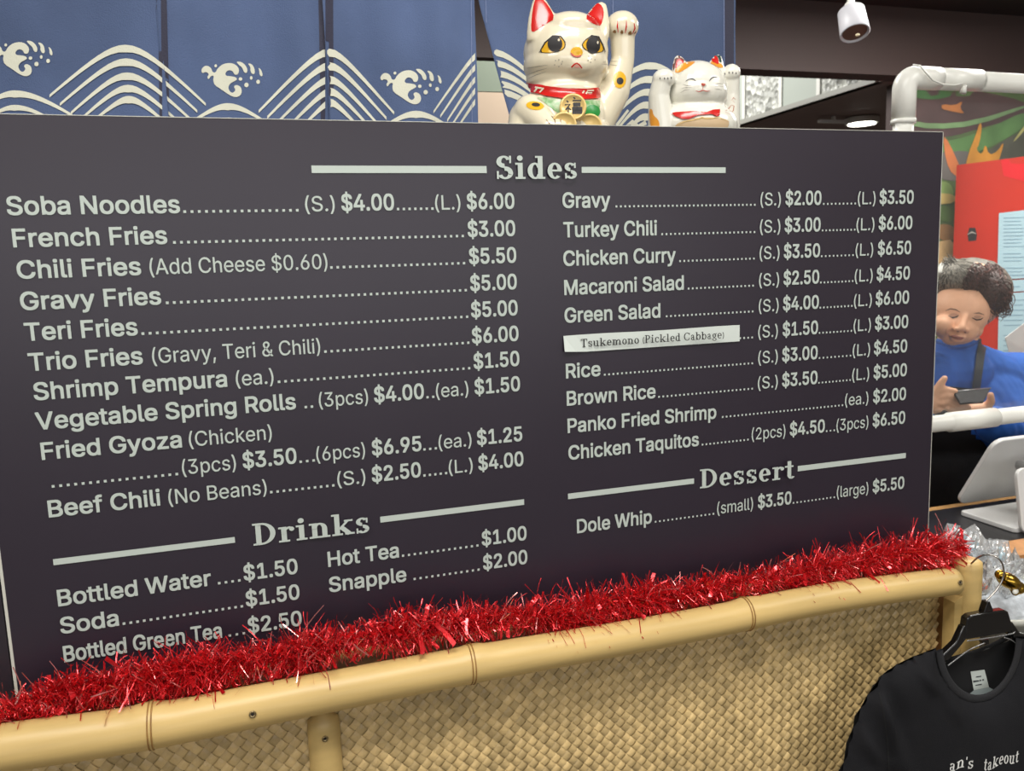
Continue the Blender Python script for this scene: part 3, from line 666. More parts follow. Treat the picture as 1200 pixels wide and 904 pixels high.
up = g.obj('bamboo_upright', BAM, bar, True); screw(up, Vector((ux, -.0637, at(382, 866, -.0637).z)), r=.0036)
pl, pr = at(1124, 690, -.07), at(1148, 690, -.07); pz = at(1136, 657, -.07).z; pcx = (at(1112, 700, -.065).x+at(1148, 700, -.065).x)/2
r = (pr.x-pl.x)/2; c = Vector(((pl.x+pr.x)/2, -.066, 0))
post = G().tube([c+Vector((0, 0, 0)), c+Vector((0, 0, pz-.012)), c+Vector((0, 0, pz-.003)), c+Vector((0, 0, pz))], [r, r, r*.96, r*.75], 30).obj('bamboo_post', BAM, bar, True)
g = G(); P = [at(1113, 704, -.066), at(1128, 695, -.066), at(1135, 690, -.066), at(1135, 760, -.066)]; xa = P[0].x
zs = [(xa, P[0].z), (P[1].x, P[1].z+.004), (c.x, P[2].z+.004)]
fr = [Vector((x, -.075, z)) for x, z in zs]; base = [Vector((x, -.075, .0)) for x, z in zs]
for i in range(2): g.face([base[i], base[i+1], fr[i+1], fr[i]])
bk_ = Vector((0, .02, 0))
for i in range(2): g.face([fr[i], fr[i+1], fr[i+1]+bk_, fr[i]+bk_])
g.face([base[0]+bk_, base[0], fr[0], fr[0]+bk_]); g.face([base[0]+bk_, fr[0]+bk_, fr[1]+bk_, fr[2]+bk_, base[2]+bk_, base[1]+bk_])
g.obj('side_culm', BAM, post)

# ---------------- tinsel garland ----------------
RED = M('red_foil', (222, 36, 44), .26, metal=.6, spec=1, coat=.3); REDP = M('red_foil_highlight', (240, 150, 146), .2, metal=.85)  # paler foil copy paints highlights into the red garland
gar = thing('tinsel_garland', (.3, -.045, 1.053), 'fluffy red metallic tinsel garland lying along the foot of the menu board', 'garland')
cen = [(-60, 852), (0, 830), (60, 806), (150, 792), (230, 776), (320, 765), (420, 742), (500, 728), (560, 722), (620, 716), (670, 718), (720, 702), (790, 694), (850, 684), (930, 672), (1000, 660), (1060, 650), (1110, 644), (1136, 640)]
cl_ = []
for i in range(300):
    px = -60+(1136+60)*i/299
    for a, b in zip(cen, cen[1:]):
        if a[0] <= px <= b[0]+.01: py = a[1]+(b[1]-a[1])*(px-a[0])/(b[0]-a[0]); break
    cl_.append(at(px, py+6+6*max(0, 1-px/400)-7*max(0, (px-700)/400), -.05))
cl_ = sm(cl_, 4)
G().tube(cl_, .001, 8).obj('core_cord', M('red_cord', (120, 14, 20), .6), gar, True)
rr = random.Random(5)
def strands(n, wmin, wmax, lmin, lmax, mat, seed, name):
    rr = random.Random(seed); V = []; F = []
    for k in range(n):
        u = rr.random()*(len(cl_)-2); i = int(u); c = cl_[i].lerp(cl_[i+1], u-i)+Vector((0, rr.gauss(0, .006), rr.gauss(0, .007))); t = (cl_[i+1]-cl_[i]).normalized()
        cl2 = .62+.38*noise.noise(Vector((c.x*16, seed*.3, 0)))*2 + .15*noise.noise(Vector((c.x*55, 3, 0)))
        a = rr.random()*2*PI; d = Vector((rr.uniform(-.75, .75), math.cos(a), math.sin(a))).normalized()
        L = rr.uniform(lmin, lmax)*(1+.18*max(0, c.x-.4))*max(.45, min(1.25, cl2+.25)); w = rr.uniform(wmin, wmax)
        if d.y > .2: d.y *= .45
        side = d.cross(Vector((rr.uniform(-1, 1), rr.uniform(-1, 1), rr.uniform(-1, 1)))).normalized()
        curl = Vector((rr.uniform(-1, 1), rr.uniform(-1, 1), rr.uniform(-1.4, .5)))*L*.28
        tw = rr.uniform(-1.2, 1.2); b = len(V); m = 4
        for j in range(m+1):
            s_ = j/m; p = c+Vector((0, 0, 0))+d*(L*s_)+curl*s_*s_
            if p.z < 1.0525 and p.y > -.045: p.z = 1.0525+rr.random()*.002
            if p.y > -.0015: p.y = -.0015-rr.random()*.004
            dx_ = p - Vector((p.x, RY, rail_at_z(p.x))); rr_ = math.hypot(dx_.y, dx_.z); R0 = rail_r(p.x)+.0022
            if rr_ < R0: p.y = RY+dx_.y/rr_*R0; p.z = p.z-dx_.z+dx_.z/rr_*R0
            sv = (side*math.cos(tw*s_)+d.cross(side)*math.sin(tw*s_))*(w/2)
            if j and p.z < rail_at_z(p.x)+.002: p = V[-1].lerp(V[-2], .5)
            V += [p-sv, p+sv]
        for j in range(m): q_ = b+2*j; F.append((q_, q_+1, q_+3, q_+2))
    return mesh(name, V, F, mat, gar, kind='stuff')
def _tab():
    xs = [p.x for p in pts]
    def f(x, arr):
        import bisect
        i = max(0, min(NPT-2, bisect.bisect(xs, x)-1)); d = xs[i+1]-xs[i]; t = max(0, min(1, (x-xs[i])/d)) if d > 1e-6 else 0
        return arr[i]*(1-t)+arr[i+1]*t
    return (lambda x: f(x, [p.z for p in pts])) , (lambda x: f(x, rad))
_pz = [p.z for p in pts]
import bisect
_px = [p.x for p in pts]
def _ip(x, arr):
    i = max(0, min(NPT-2, bisect.bisect(_px, x)-1)); t = max(0, min(1, (x-_px[i])/max(1e-6, _px[i+1]-_px[i]))); return arr[i]*(1-t)+arr[i+1]*t
def rail_at_z(x): return _ip(x, _pz)
def rail_r(x): return _ip(x, rad)
strands(17000, .0005, .0011, .013, .029, RED, 1, 'tinsel_strands')
strands(1700, .0008, .0016, .020, .036, RED, 2, 'tinsel_strands')
strands(800, .003, .0055, .014, .034, RED, 3, 'wide_foil_strips')
strands(1300, .0007, .0014, .02, .036, REDP, 4, 'highlight_tinsel_strands')
# ---------------- noren curtain ----------------
CURT = M('indigo_cotton', (80, 96, 131), .75, var=.24, vscale=4, bump=.5, bscale=600, spec=.25)
def weave_tex(m):
    nt = m.node_tree; N = nt.nodes; L = nt.links; b = N['Principled BSDF']; b.inputs['Sheen Weight'].default_value = .5
    b.inputs['Sheen Tint'].default_value = (.5, .62, .9, 1)
weave_tex(CURT)
HEM = M('indigo_hem', (44, 44, 64), .7, bump=.4, bscale=500)
PRINT = M('cloth_print', (214, 214, 196), .7, bump=.3, bscale=500)
CY = .30
nor = thing('noren_curtain', (.26, CY, 1.5), 'indigo split curtain with white wave crests hanging behind the board and cats', 'curtain')
ztop = 2.25
G().tube([(-.75, CY, ztop), (.83, CY, ztop)], .012, 14).obj('curtain_rod', M('dark_rod', (60, 42, 30), .5), nor, True)
def panel(pxl, pxr, seed, pyb=225, tilt=0, ph=0.0):
    xl = at(pxl, 60, CY).x; xr = at(pxr, 60, CY).x; zb = at(pxl, pyb, CY).z; nx_, nz = 44, 40; V = []; F = []
    for j in range(nz+1):
        v = j/nz; z = zb+(ztop-zb)*v
        for i in range(nx_+1):
            u = i/nx_; x = xl+(xr-xl)*u
            if tilt: x += tilt*max(0, (1.90-z))*max(0, 1-u*1.15)
            y = CY + (0, -.004, .004, -.003, 0)[seed] + .007*math.sin(u*7+seed*2+ph)*(1.1-v) + .004*math.sin(u*17+seed+v*3) + .006*noise.noise(Vector((u*3+seed, v*5, 0))) 
            e = min(u, 1-u); y += -.004*math.exp(-e/.03)
            V.append((x, y, z))
    for j in range(nz):
        for i in range(nx_): a = j*(nx_+1)+i; F.append((a, a+1, a+nx_+2, a+nx_+1))
    o = mesh('cloth_panel', V, F, CURT, nor, True)
    return o, bvh(o)
pa, ta = panel(-150, 191, 1); pb, tb = panel(187, 385, 2); pcn, tc_ = panel(381, 557.5, 3); pd, td = panel(562.5, 861, 4, tilt=.26)
for o in (pa, pb, pcn, pd):
    md_ = o.modifiers.new('s', 'SOLIDIFY'); md_.thickness = .0012; md_.offset = -1
def cd(t, P, par_, mat=PRINT, nm='wave_print', step=4, off=.0009):
    decal(t, P, nm, mat, par_, step, off)
def clipx(P, lo, hi):                        # clip polygon to lo <= x <= hi
    for side, val in ((1, lo), (-1, hi)):
        Q = []
        for i in range(len(P)):
            a, b = P[i-1], P[i]; ia = (a[0]-val)*side >= 0; ib = (b[0]-val)*side >= 0
            if ia != ib: t = (val-a[0])/(b[0]-a[0]); Q.append((val, a[1]+t*(b[1]-a[1])))
            if ib: Q.append(b)
        P = Q
        if len(P) < 3: return None
    return P
def band(l, pk, r, w, sharp=.35):
    pts_ = []
    n = 22
    for i in range(n+1):
        t = -1+2*i/n; f = l if t < 0 else r; g_ = (math.hypot(sharp, t)-sharp)/(math.hypot(sharp, 1)-sharp)
        x = pk[0]+(f[0]-pk[0])*abs(t); y = pk[1]+(f[1]-pk[1])*g_; th = w*(1-.62*abs(t)**.8)
        pts_.append((x, y, th))
    return [(x, y) for x, y, th in pts_]+[(x, y+th) for x, y, th in reversed(pts_)]
def put(P, spans):
    for t, lo, hi, o, off in spans:
        Q = clipx(P, lo, hi)
        if Q: cd(t, Q, o, off=off)
AB = [(ta, -200, 190.3, pa, .0012), (tb, 190, 381, pb, .0012)]; BC = [(tb, 190, 381, pb, .0012), (tc_, 381.3, 556.5, pcn, .0012)]; DD = [(td, 564, 859, pd, .0009)]
for i, (l, py_, r_) in enumerate((((58,111),52.5,(241,121)), ((70,121),68.5,(231,129)), ((83,131),85,(222,137)), ((97,136),99.5,(208,140)), ((113,137),112.5,(194,142)))):
    put(band(l, (147+i, py_), r_, 9), AB)
for i, (l, py_, r_) in enumerate((((303,129),57,(462,131)), ((313,136),73,(453,137)), ((325,142),89,(443,144)), ((341,144),103,(432,146)), ((357,144),116,(420,147)))):
    put(band(l, (385.5+i*.4, py_), r_, 9.5, .2), BC)
for i, (l, py_) in enumerate((((508,130),60), ((516,135),72.5), ((524,140),86), ((530,144),99), ((536,148),111.5))):
    put(band(l, (562, py_), (620, 130), 8.5, .15), [(tc_, 400, 556.8, pcn, .0009)])
for i, y0 in enumerate((57, 70, 82, 94, 104)):
    put(band((520, 120), (574+i*2, y0), (660+i*4, 128+i*10), 8.5, .5), [(td, 565, 700, pd, .0009)])
for i, y0 in enumerate((73, 89, 104, 119, 133)):
    put(band((700+i*6, 118+i*13), (762-i*1.5, y0), (835, 130+i*10), 8.5, .5), DD)
for cx_, cy_, tt, oo in ((17, 106, ta, pa), (267, 121, tb, pb), (487.5, 130, tc_, pcn)):
    put(band((cx_-40, cy_+19), (cx_, cy_), (cx_+68 if cx_ == 17 else cx_+40, cy_+28 if cx_ == 17 else cx_+0 and cy_+18), 8.5, .6), [(tt, -200, 860, oo, .0009)])
    put(band((cx_-30, cy_+30), (cx_, cy_+17), (cx_+45, cy_+34), 7, .7), [(tt, -200, 860, oo, .0009)])
SPL = [[(465,482),(500,455),(545,448),(580,460),(602,488),(596,522),(572,526),(560,500),(532,494),(512,515),(518,532),(548,534),(580,540),(590,556),(565,570),(545,580),(530,606),(543,634),(562,642),(580,622),(566,600),(585,588),(612,602),(620,632),(610,658),(580,670),(540,656),(490,620),(445,592),(434,560),(440,530),(420,532),(405,556),(396,540),(410,520),(388,505),(365,516),(357,495),(375,470),(400,466),(425,485),(430,508),(450,512)],
 oval(452,468,9,10,10), oval(610,552,12,11,10), oval(648,590,14,15,10), oval(678,545,9,12,10), oval(722,570,12,14,10),
 [(582,440),(615,442),(640,462),(655,490),(650,515),(632,510),(622,480),(600,462)], [(655,452),(680,455),(698,480),(702,518),(685,522),(672,500),(674,476)], [(722,478),(742,492),(752,525),(744,538),(730,522),(730,500)]]
for (tx, ty), tt, oo in (((-456, -33), ta, pa), ((-210, -8.5), tb, pb), ((0, 0), tc_, pcn)):
    for i, S in enumerate(SPL):
        P = [(380+x/5.4545+tx, y/5.4545+ty) for x, y in S]
        if i == 0 or len(P) < 10: P = chaikin(P, 1)
        cd(tt, P, oo, nm='spray_print', step=3)
cd(td, chaikin([(586,125),(592,119),(596,121),(594,128),(590,127),(588,131)], 1), pd, nm='spray_print')
for P in ([(721,146),(735,128),(737,130),(724,148)], [(733,147),(741,140),(748,146),(756,141),(758,146),(748,150),(741,146)], [(760,146),(770,142),(771,146),(762,150)]): cd(td, P, pd, nm='spray_print')
def hem(t, o, P, off=.0006): cd(t, P, o, HEM, 'hem', 8, off)
hem(tb, pb, [(188,-60),(194,-60),(199,143),(190,143)])
hem(ta, pa, [(180,-60),(190,-60),(190,140),(187,140),(186,60)])
hem(tb, pb, [(372,-60),(381,-60),(381,145),(376,145)])
hem(tc_, pcn, [(381.3,-60),(390,-60),(391,147),(381.3,147)])
hem(td, pd, [(849,-60),(860,-60),(860,152),(850,152)])
STIT = M('stitch_line', (128, 140, 176), .8)
for t, o, P in ((tc_, pcn, [(552,-60),(553,150)]), (td, pd, [(568,-40),(570,40)]), (td, pd, [(848,-60),(849,152)]), (td, pd, [(718,-60),(718,150)])):
    cd(t, rib(resample(P, 12, False), .7, .7), o, STIT, 'stitching', 6, .0016)

# ---------------- maneki cats ----------------
RT = Matrix((_r, _f, -_d)).transposed()
YC = .125
def C(px, py, dz=0, Y=YC):
    return at(px, py, Y+dz*mpp(px, py, Y))
def EL(g, px, py, dz, rx, ry, rz, rot=0, Y=YC):
    k = mpp(px, py, Y); g.ell(C(px, py, dz, Y), (rx*k, rz*k, ry*k), RT @ Matrix.Rotation(rot, 3, 'Y'), 28, 18)
def CP(g, a, b, ra, rb, Y=YC):
    k = mpp(a[0], a[1], Y); g.cap(C(*a, Y=Y), C(*b, Y=Y), ra*k, rb*k, 18)
def CONE(g, a, b, ra, rb, flat=.45, Y=YC):
    k = mpp(a[0], a[1], Y); A_ = C(*a, Y=Y); B_ = C(*b, Y=Y); n = 20; m = 8; base = len(g.v); R_ = _r; 
    for i in range(m+2):
        t = min(i/m, 1); r_ = (ra+(rb-ra)*t**1.5)*k*(1 if i <= m else .05); p = A_.lerp(B_, t)
        if i > m: p = p + (B_-A_).normalized()*rb*k*.6
        for j in range(n): an = 2*PI*j/n; g.v.append(p+R_*math.cos(an)*r_+_f*math.sin(an)*r_*flat)
    for i in range(m+1):
        for j in range(n): q_ = base+i*n+j; w = base+i*n+(j+1) % n; g.f.append((q_, w, w+n, q_+n))
    g.f.append(tuple(base+j for j in reversed(range(n)))); g.f.append(tuple(base+(m+1)*n+j for j in range(n)))
CER = M('glazed_ivory', (226, 216, 190), .22, coat=.6, var=.03, vscale=20)
CER2 = M('glazed_white', (226, 224, 212), .25, coat=.5, var=.03, vscale=20)
CRED = M('glaze_red', (196, 30, 26), .25, coat=.4); CYEL = M('glaze_yellow', (226, 172, 30), .3, coat=.3); CBLK = M('glaze_black', (24, 20, 22), .5)
CGRN = M('glaze_green', (74, 148, 66), .3, rgb2=(196, 206, 176), vscale=120); CGOLD = M('glaze_gold', (222, 190, 120), .3, metal=.15, coat=.3)
CORA = M('glaze_orange', (222, 150, 48), .3, coat=.3); CPINK = M('glaze_pink', (206, 96, 84), .35); CBRN = M('glaze_brown', (130, 92, 50), .35, coat=.2); CGREY = M('glaze_grey_line', (140, 134, 124), .5)
shelf_top = 1.545
shf = thing('cat_shelf', (.52, .13, 1.0525), 'wooden box shelf behind the menu board on which both cats sit', 'shelf')
sh = slabbox('shelf_top', (.27, .045, shelf_top-.02), (.78, .215, shelf_top-.0005), WOOD, parent=shf)
sh2 = slabbox('support_box', (.32, .06, 1.0525), (.73, .2, shelf_top-.0205), WOOD, parent=shf)
def flatbase(v):
    if v.z < shelf_top: v.z = shelf_top
    return v
cat = thing('maneki_cat', tuple(C(660, 150).xy)+(shelf_top,), 'larger ivory beckoning cat with red ears, one raised paw and a gold medallion', 'figurine', 'beckoning cat figurines on the board edge')
g = G()
EL(g, 663, 62, 0, 50, 41, 42); EL(g, 663, 78, -1, 50, 28, 41); EL(g, 661, 94, 3, 45, 22, 36); EL(g, 675, 76, -25, 24, 16, 18); EL(g, 676, 60, -36, 8, 8, 8); EL(g, 668, 38, -6, 36, 20, 34)
CONE(g, (641, 50, -12), (632, 0, -6), 23.5, 8, .5); CONE(g, (691, 47, -16), (704, 5, -12), 22, 7, .5)
EL(g, 660, 140, 0, 50, 40, 40); EL(g, 658, 172, 0, 62, 50, 46); EL(g, 658, 225, 2, 62, 45, 50); EL(g, 662, 112, 0, 42, 16, 34)
CP(g, (622, 132, -8), (642, 150, -38), 21, 13); EL(g, 653, 149, -44, 13, 9, 10); CP(g, (615, 138, 0), (612, 170, -6), 19, 20)
CP(g, (700, 140, 0), (720, 108, -4), 22, 18); CP(g, (720, 108, -4), (730, 70, -6), 18, 13.5); CP(g, (730, 70, -6), (729, 36, -8), 13.5, 15); EL(g, 729, 31, -10, 19.5, 17.5, 16)
CP(g, (625, 240, -40), (622, 250, -60), 20, 18); CP(g, (690, 240, -40), (694, 250, -60), 20, 18)
body = g.blob('body', .0016, CER, cat, 16, flatbase); bt = bvh(body)
def cdc(t, P, mat, root, nm, step=2.5, off=.0005, k=1): decal(t, chaikin(P, k) if k else P, nm, mat, root, step, off, maxe=.019)
cdc(bt, [(622,35),(624,12),(628,-4),(634,-3),(643,7),(651,22),(640,28),(631,34),(625,38)], CRED, cat, 'inner_ear', 1.5)
cdc(bt, [(686,21),(692,10),(700,3),(706,7),(708,17),(704,31),(698,29),(691,26)], CRED, cat, 'inner_ear', 1.5)
for P, c_, rr_ in (([(633,61),(639,50),(648,43),(656,43),(662,50),(661,57),(652,61),(642,62)], (650.5,51.6), (8.6,9.6)), ([(682,54),(686,47),(693,42.5),(700,44),(705,52),(707,60),(698,62),(689,60)], (695,53), (8.2,10))):
    cdc(bt, [((x-c_[0])*1.10+c_[0], (y-c_[1])*1.06+c_[1]) for x, y in P], CBLK, cat, 'eye_outline', 2, .0004)
    cdc(bt, P, CYEL, cat, 'eye', 2, .0008); cdc(bt, oval(*c_, *rr_, 18), CBLK, cat, 'pupil', 2, .0012, 0)
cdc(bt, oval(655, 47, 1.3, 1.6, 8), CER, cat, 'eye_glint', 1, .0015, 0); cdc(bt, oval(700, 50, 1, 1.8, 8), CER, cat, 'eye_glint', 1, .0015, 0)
cdc(bt, rib([(632,62),(639,50),(648,42.5),(657,42.5),(663,50)], 2), CBLK, cat, 'eye_line', 1.5, .0013, 0)
cdc(bt, rib([(685,48),(693,42),(701,43.5),(706,53),(709,61)], 2), CBLK, cat, 'eye_line', 1.5, .0013, 0)
cdc(bt, [(668,61),(671,56),(677,54),(682,58),(683,63),(679,67),(671,66)], CYEL, cat, 'nose', 2, .0006)
cdc(bt, [(668,62),(670,62),(674,66),(682,64),(679,67.5),(671,66.5)], CPINK, cat, 'nose', 2, .0009)
cdc(bt, rib([(669.5,79),(673,75.5),(676,74),(679,76),(682,80)], 1.7, 1.3), CRED, cat, 'mouth', 1.5, .0006, 0)
cdc(bt, [(672.5,78.4),(676,75.5),(680,79),(676,79.6)], M('glaze_pale_pink', (232, 170, 156), .3), cat, 'mouth', 1.5, .0005, 0)
for x, y in ((651,71),(655,70),(659,72),(650,76),(655,78),(658,75),(690,66),(693,69),(697,70),(692,73),(689,71)): cdc(bt, oval(x, y, .7, .7, 6), CGREY, cat, 'whisker_dot', 1, .0005, 0)
for P in ([(706,73),(716,72),(728,72)], [(705,75),(715,76),(726,77)], [(617,80),(630,78),(642,76)], [(618,88),(630,83),(641,80)], [(617,93),(628,88),(640,84)]):
    cdc(bt, rib(P, .7), CGREY, cat, 'whisker', 3, .0005, 0)
co = decal(bt, [(615,98),(617,96.5),(640,101),(665,103.5),(688,104),(702,103),(703,114),(700,116),(670,117),(640,113),(618,107),(614,105)], 'collar', CRED, cat, 2.5, .0022)
for P in ([(627,108),(631,103)], [(628,103),(638,104)], [(633,109),(637,104)], [(682,110),(684,106)], [(686,111),(688,106),(695,106)], [(688,109),(693,108.5)]): cdc(bt, rib(P, 1.8, 1.6), CER, cat, 'collar_mark', 1.5, .003, 0)
cdc(bt, [(627,114),(640,114.5),(672,119),(702,117),(704,122),(699,134),(692,139),(682,140),(660,138),(648,128),(636,119)], CGRN, cat, 'bib', 2.5, .0008)
cdc(bt, oval(694, 131, 9, 8, 14), M('glaze_deep_green', (40, 138, 60), .3), cat, 'bib_spot', 2, .0014, 0)
cdc(bt, oval(627, 124, 10.5, 5, 14, .1), CYEL, cat, 'arm_spot', 2, .0006, 0); cdc(bt, oval(628, 123, 5, 2.3, 12, .1), CBLK, cat, 'arm_spot', 2, .001, 0)
cdc(bt, oval(726, 93.5, 7.6, 10, 14), CYEL, cat, 'arm_spot', 2, .0006, 0); cdc(bt, oval(726.5, 95, 4, 4.2, 12), CBLK, cat, 'arm_spot', 2, .001, 0)
for P in ([(724,24),(723.5,31),(724.5,38)], [(734,24),(734,31),(732.5,39)], [(743,27),(744,33),(741,40)]): cdc(bt, rib(P, 1.6), CRED, cat, 'claw_line', 1.5, .0006, 0)
for P in ([(717,38),(721,34),(723,39)], [(726,39),(729,34),(731,40)], [(735,40),(739,35),(741,41)], [(742,40),(746,35),(747,40)]): cdc(bt, P, CBRN, cat, 'claw', 1.5, .0007)
for P in ([(646,136),(650,140),(651,146)], [(653,133),(657,139),(657,145)], [(640,140),(644,145),(645,149)]): cdc(bt, rib(P, 1.5), CBRN, cat, 'claw_line', 1.5, .0006, 0)
def disc(px, py, dz, r, glyph=None):
    k = mpp(px, py, YC); c_ = C(px, py, dz); Mx = (-(_f)).to_track_quat('Z', 'Y').to_matrix()
    d_ = G().lathe(c_, [(0, -.006), (r*k, -.006), (r*k, .001), (r*k*.93, .0022), (r*k*.84, .0022), (r*k*.80, .0008), (0, .0008)], 36, Mx).obj('medallion', CGOLD, cat, True)
    if glyph:
        tr = bvh(d_)
        for P in glyph: decal(tr, rib(P, 1.7, 1.7), 'engraved_stroke', CBLK, d_, 1.6, .0003)
disc(671.5, 125.5, -46, 15, [[(664,118),(666,120)], [(662,123),(668,122),(663,129)], [(666,125),(666,134)], [(667,127),(669,129)], [(671,118),(681,118)], [(672,121),(680,121),(680,124),(672,124),(672,121)], [(671,126),(682,126),(682,133),(671,133),(671,126)], [(676.5,126),(676.5,133)], [(671,129.5),(682,129.5)], [(672,114),(674,116)]])
disc(661, 146, -50, 14); disc(691, 148, -44, 14)
# smaller cat
cat2 = thing('maneki_cat', tuple(C(815, 150).xy)+(shelf_top,), 'smaller white beckoning cat with closed eyes, orange patches and both paws raised', 'figurine', 'beckoning cat figurines on the board edge')
g = G()
EL(g, 815, 104, 0, 36, 31, 32); EL(g, 816, 112, -2, 36, 23, 32); EL(g, 824, 106, -28, 10, 6, 6); EL(g, 825, 100, -32, 3, 3, 3)
CONE(g, (801, 90, -8), (795, 67, -4), 13.5, 4.5, .5); CONE(g, (835, 88, -8), (841, 66, -4), 13, 4.5, .5)
EL(g, 814, 150, 0, 50, 30, 38); EL(g, 814, 190, 0, 52, 45, 42); EL(g, 815, 130, 2, 36, 16, 30); EL(g, 814, 222, 0, 52, 40, 42)
CP(g, (776, 150, 0), (772, 112, -4), 17, 12); CP(g, (772, 112, -4), (776, 94, -8), 12, 11.5); EL(g, 778, 92, -10, 13.5, 11, 11)
CP(g, (852, 150, 0), (856, 112, -4), 15, 10.5); CP(g, (856, 112, -4), (857, 90, -8), 10.5, 9.5); EL(g, 857, 86, -10, 10.5, 10.5, 10)
CP(g, (790, 238, -30), (788, 242, -46), 15, 14); CP(g, (838, 238, -30), (842, 242, -46), 15, 14)
body2 = g.blob('body', .0014, CER2, cat2, 4, flatbase); bt2 = bvh(body2)
def q2_(P): return [(750+x/8.22, 50+y/8.22) for x, y in P]
cdc(bt2, q2_([(335,290),(345,240),(420,190),(545,178),(500,215),(430,262),(380,290)]), CORA, cat2, 'orange_patch', 2, .0005)
cdc(bt2, q2_([(625,160),(660,160),(720,185),(798,210),(800,245),(750,240),(690,205),(640,185)]), CORA, cat2, 'orange_patch', 2, .0005)
cdc(bt2, q2_([(292,262),(300,190),(330,120),(372,98),(430,125),(472,175),(420,180),(370,150),(340,200),(330,270)]), M('glaze_dark_ear', (110, 62, 52), .35), cat2, 'ear_edge', 2, .0006)
cdc(bt2, q2_([(655,160),(690,115),(735,82),(766,84),(778,140),(788,190),(764,190),(752,140),(728,125),(680,172)]), M('glaze_dark_ear2', (48, 70, 64), .35), cat2, 'ear_edge', 2, .0006)
cdc(bt2, q2_([(338,262),(345,190),(372,150),(432,185),(385,215)]), CRED, cat2, 'inner_ear', 2, .0009)
cdc(bt2, q2_([(685,175),(708,135),(732,126),(752,150),(760,215),(720,195)]), CRED, cat2, 'inner_ear', 2, .0009)
for P, w_ in (([(440,372),(480,346),(515,350),(542,376)], 1.2), ([(664,374),(690,338),(720,332),(745,338)], 1.2), ([(535,462),(570,475),(605,455),(640,470),(672,462)], 1.0), ([(607,415),(606,452)], .7), ([(300,680),(310,700)], .8)):
    cdc(bt2, rib(chaikin(q2_(P), 1, False), w_), CBLK if w_ > 1.1 else CPINK, cat2, 'face_line', 1.5, .0005, 0)
cdc(bt2, q2_([(582,398),(610,390),(636,400),(612,424)]), M('glaze_nose', (176, 74, 56), .4), cat2, 'nose', 1.5, .0005)
for P in ([(410,400),(450,415),(500,412)], [(400,440),(450,432),(505,430)], [(385,485),(430,458),(480,450)], [(720,400),(770,395),(800,400)], [(720,420),(760,418),(800,425)], [(715,445),(760,448),(790,460)]):
    cdc(bt2, rib(q2_(P), .6), CGREY, cat2, 'whisker', 2, .0005, 0)
for x, y in ((193,345),(235,345),(268,345),(300,340),(818,300),(858,290),(893,290),(925,295)): cdc(bt2, oval(*q2_([(x, y)])[0], .6, 1.4, 6), CBLK, cat2, 'claw', 1, .0005, 0)
decal(bt2, q2_([(306,680),(350,672),(520,662),(640,672),(700,650),(768,645),(765,700),(740,715),(690,690),(560,700),(470,738),(400,735),(330,705)]), 'collar', CRED, cat2, 2, .002)
cdc(bt2, q2_([(90,640),(118,640),(130,700),(175,740),(190,790),(175,825),(110,825),(95,760)]), CORA, cat2, 'orange_patch', 2, .0005)
cdc(bt2, q2_([(340,790),(420,750),(560,725),(700,720),(850,745),(855,790),(830,835),(345,835)]), M('glaze_beige', (206, 178, 140), .35), cat2, 'pouch', 2, .0016)
cdc(bt2, rib(q2_([(350,800),(430,762),(520,745),(600,722),(640,735),(760,722),(850,760)]), 1.2), CGOLD, cat2, 'pouch_edge', 1.5, .0022, 0)
for P in ([(820,660),(850,640),(880,600)], [(850,630),(880,680)], [(880,560),(900,530),(925,550)], [(880,600),(905,610),(900,650),(875,685)], [(890,560),(915,580)], [(820,670),(870,690)]):
    cdc(bt2, rib(q2_(P), .9), M('glaze_rust', (176, 96, 60), .4), cat2, 'arm_mark', 1.5, .0005, 0)
# ---------------- kitchen counter, guard frame ----------------
ct = thing('kitchen_counter', (2.0, .4, 0), 'black laminate counter with an oak edge behind the menu board', 'counter')
G().box((.97, .275, .835), (3.4, .62, .87)).obj('worktop', COUNTER, ct, bevel=.003)
G().box((.98, .29, .0), (3.38, .60, .8345)).obj('cabinet_body', DARKW, ct)
G().box((.97, .6205, .83), (3.4, .645, .868)).obj('edge_strip', BRASSW, ct)
G().box((.98, -.02, .70), (1.9, .289, .73)).obj('lower_shelf', DARKW, ct)
wbk = thing('wooden_block', (1.62, .36, .87), 'small light wooden block at the right edge of the black counter', 'block')
a_ = at(1176, 639, .3); b_ = at(1204, 648, .26)
G().box((a_.x, .285, .8705), (a_.x+.18, .36, .879)).obj('slat', M('oak_block', (196, 138, 84), .5, var=.2, vscale=30), wbk)
gf = thing('guard_frame', (1.33, .5, .87), 'white plastic pipe frame holding a clear sheet in front of the person', 'screen')
R = .0205; Yg = .5
cTop = at(1060, 92, Yg); xv = at(1059, 130, Yg).x; zt_ = at(1062, 91, Yg).z; zl = at(1095, 497, Yg).z; xr = 2.6
G().tube([(xv, Yg, .8705), (xv, Yg, zt_-.055)], R, 24).obj('pipe', PVC, gf, True)
G().tube([(xv+.055, Yg, zt_), (xr, Yg, zt_-.012)], R, 24).obj('pipe', PVC, gf, True)
G().tube([(xv+.03, Yg, zl), (xr, Yg, zl)], R*.92, 24).obj('pipe', PVC, gf, True)
G().tube([(xr, Yg, .8705), (xr, Yg, zt_-.01)], R, 24).obj('pipe', PVC, gf, True)
arc = [(xv, Yg, zt_-.075), (xv, Yg, zt_-.024)]+[(xv+.024-.024*math.cos(a), Yg, zt_-.024+.024*math.sin(a)) for a in [PI/2*k/8 for k in range(1, 9)]]+[(xv+.06, Yg, zt_)]
arc = [(xv, Yg, zt_-.088)]+arc[1:]+[(xv+.085, Yg, zt_)]
G().tube(arc, R*1.16, 24).obj('elbow', PVC, gf, True)
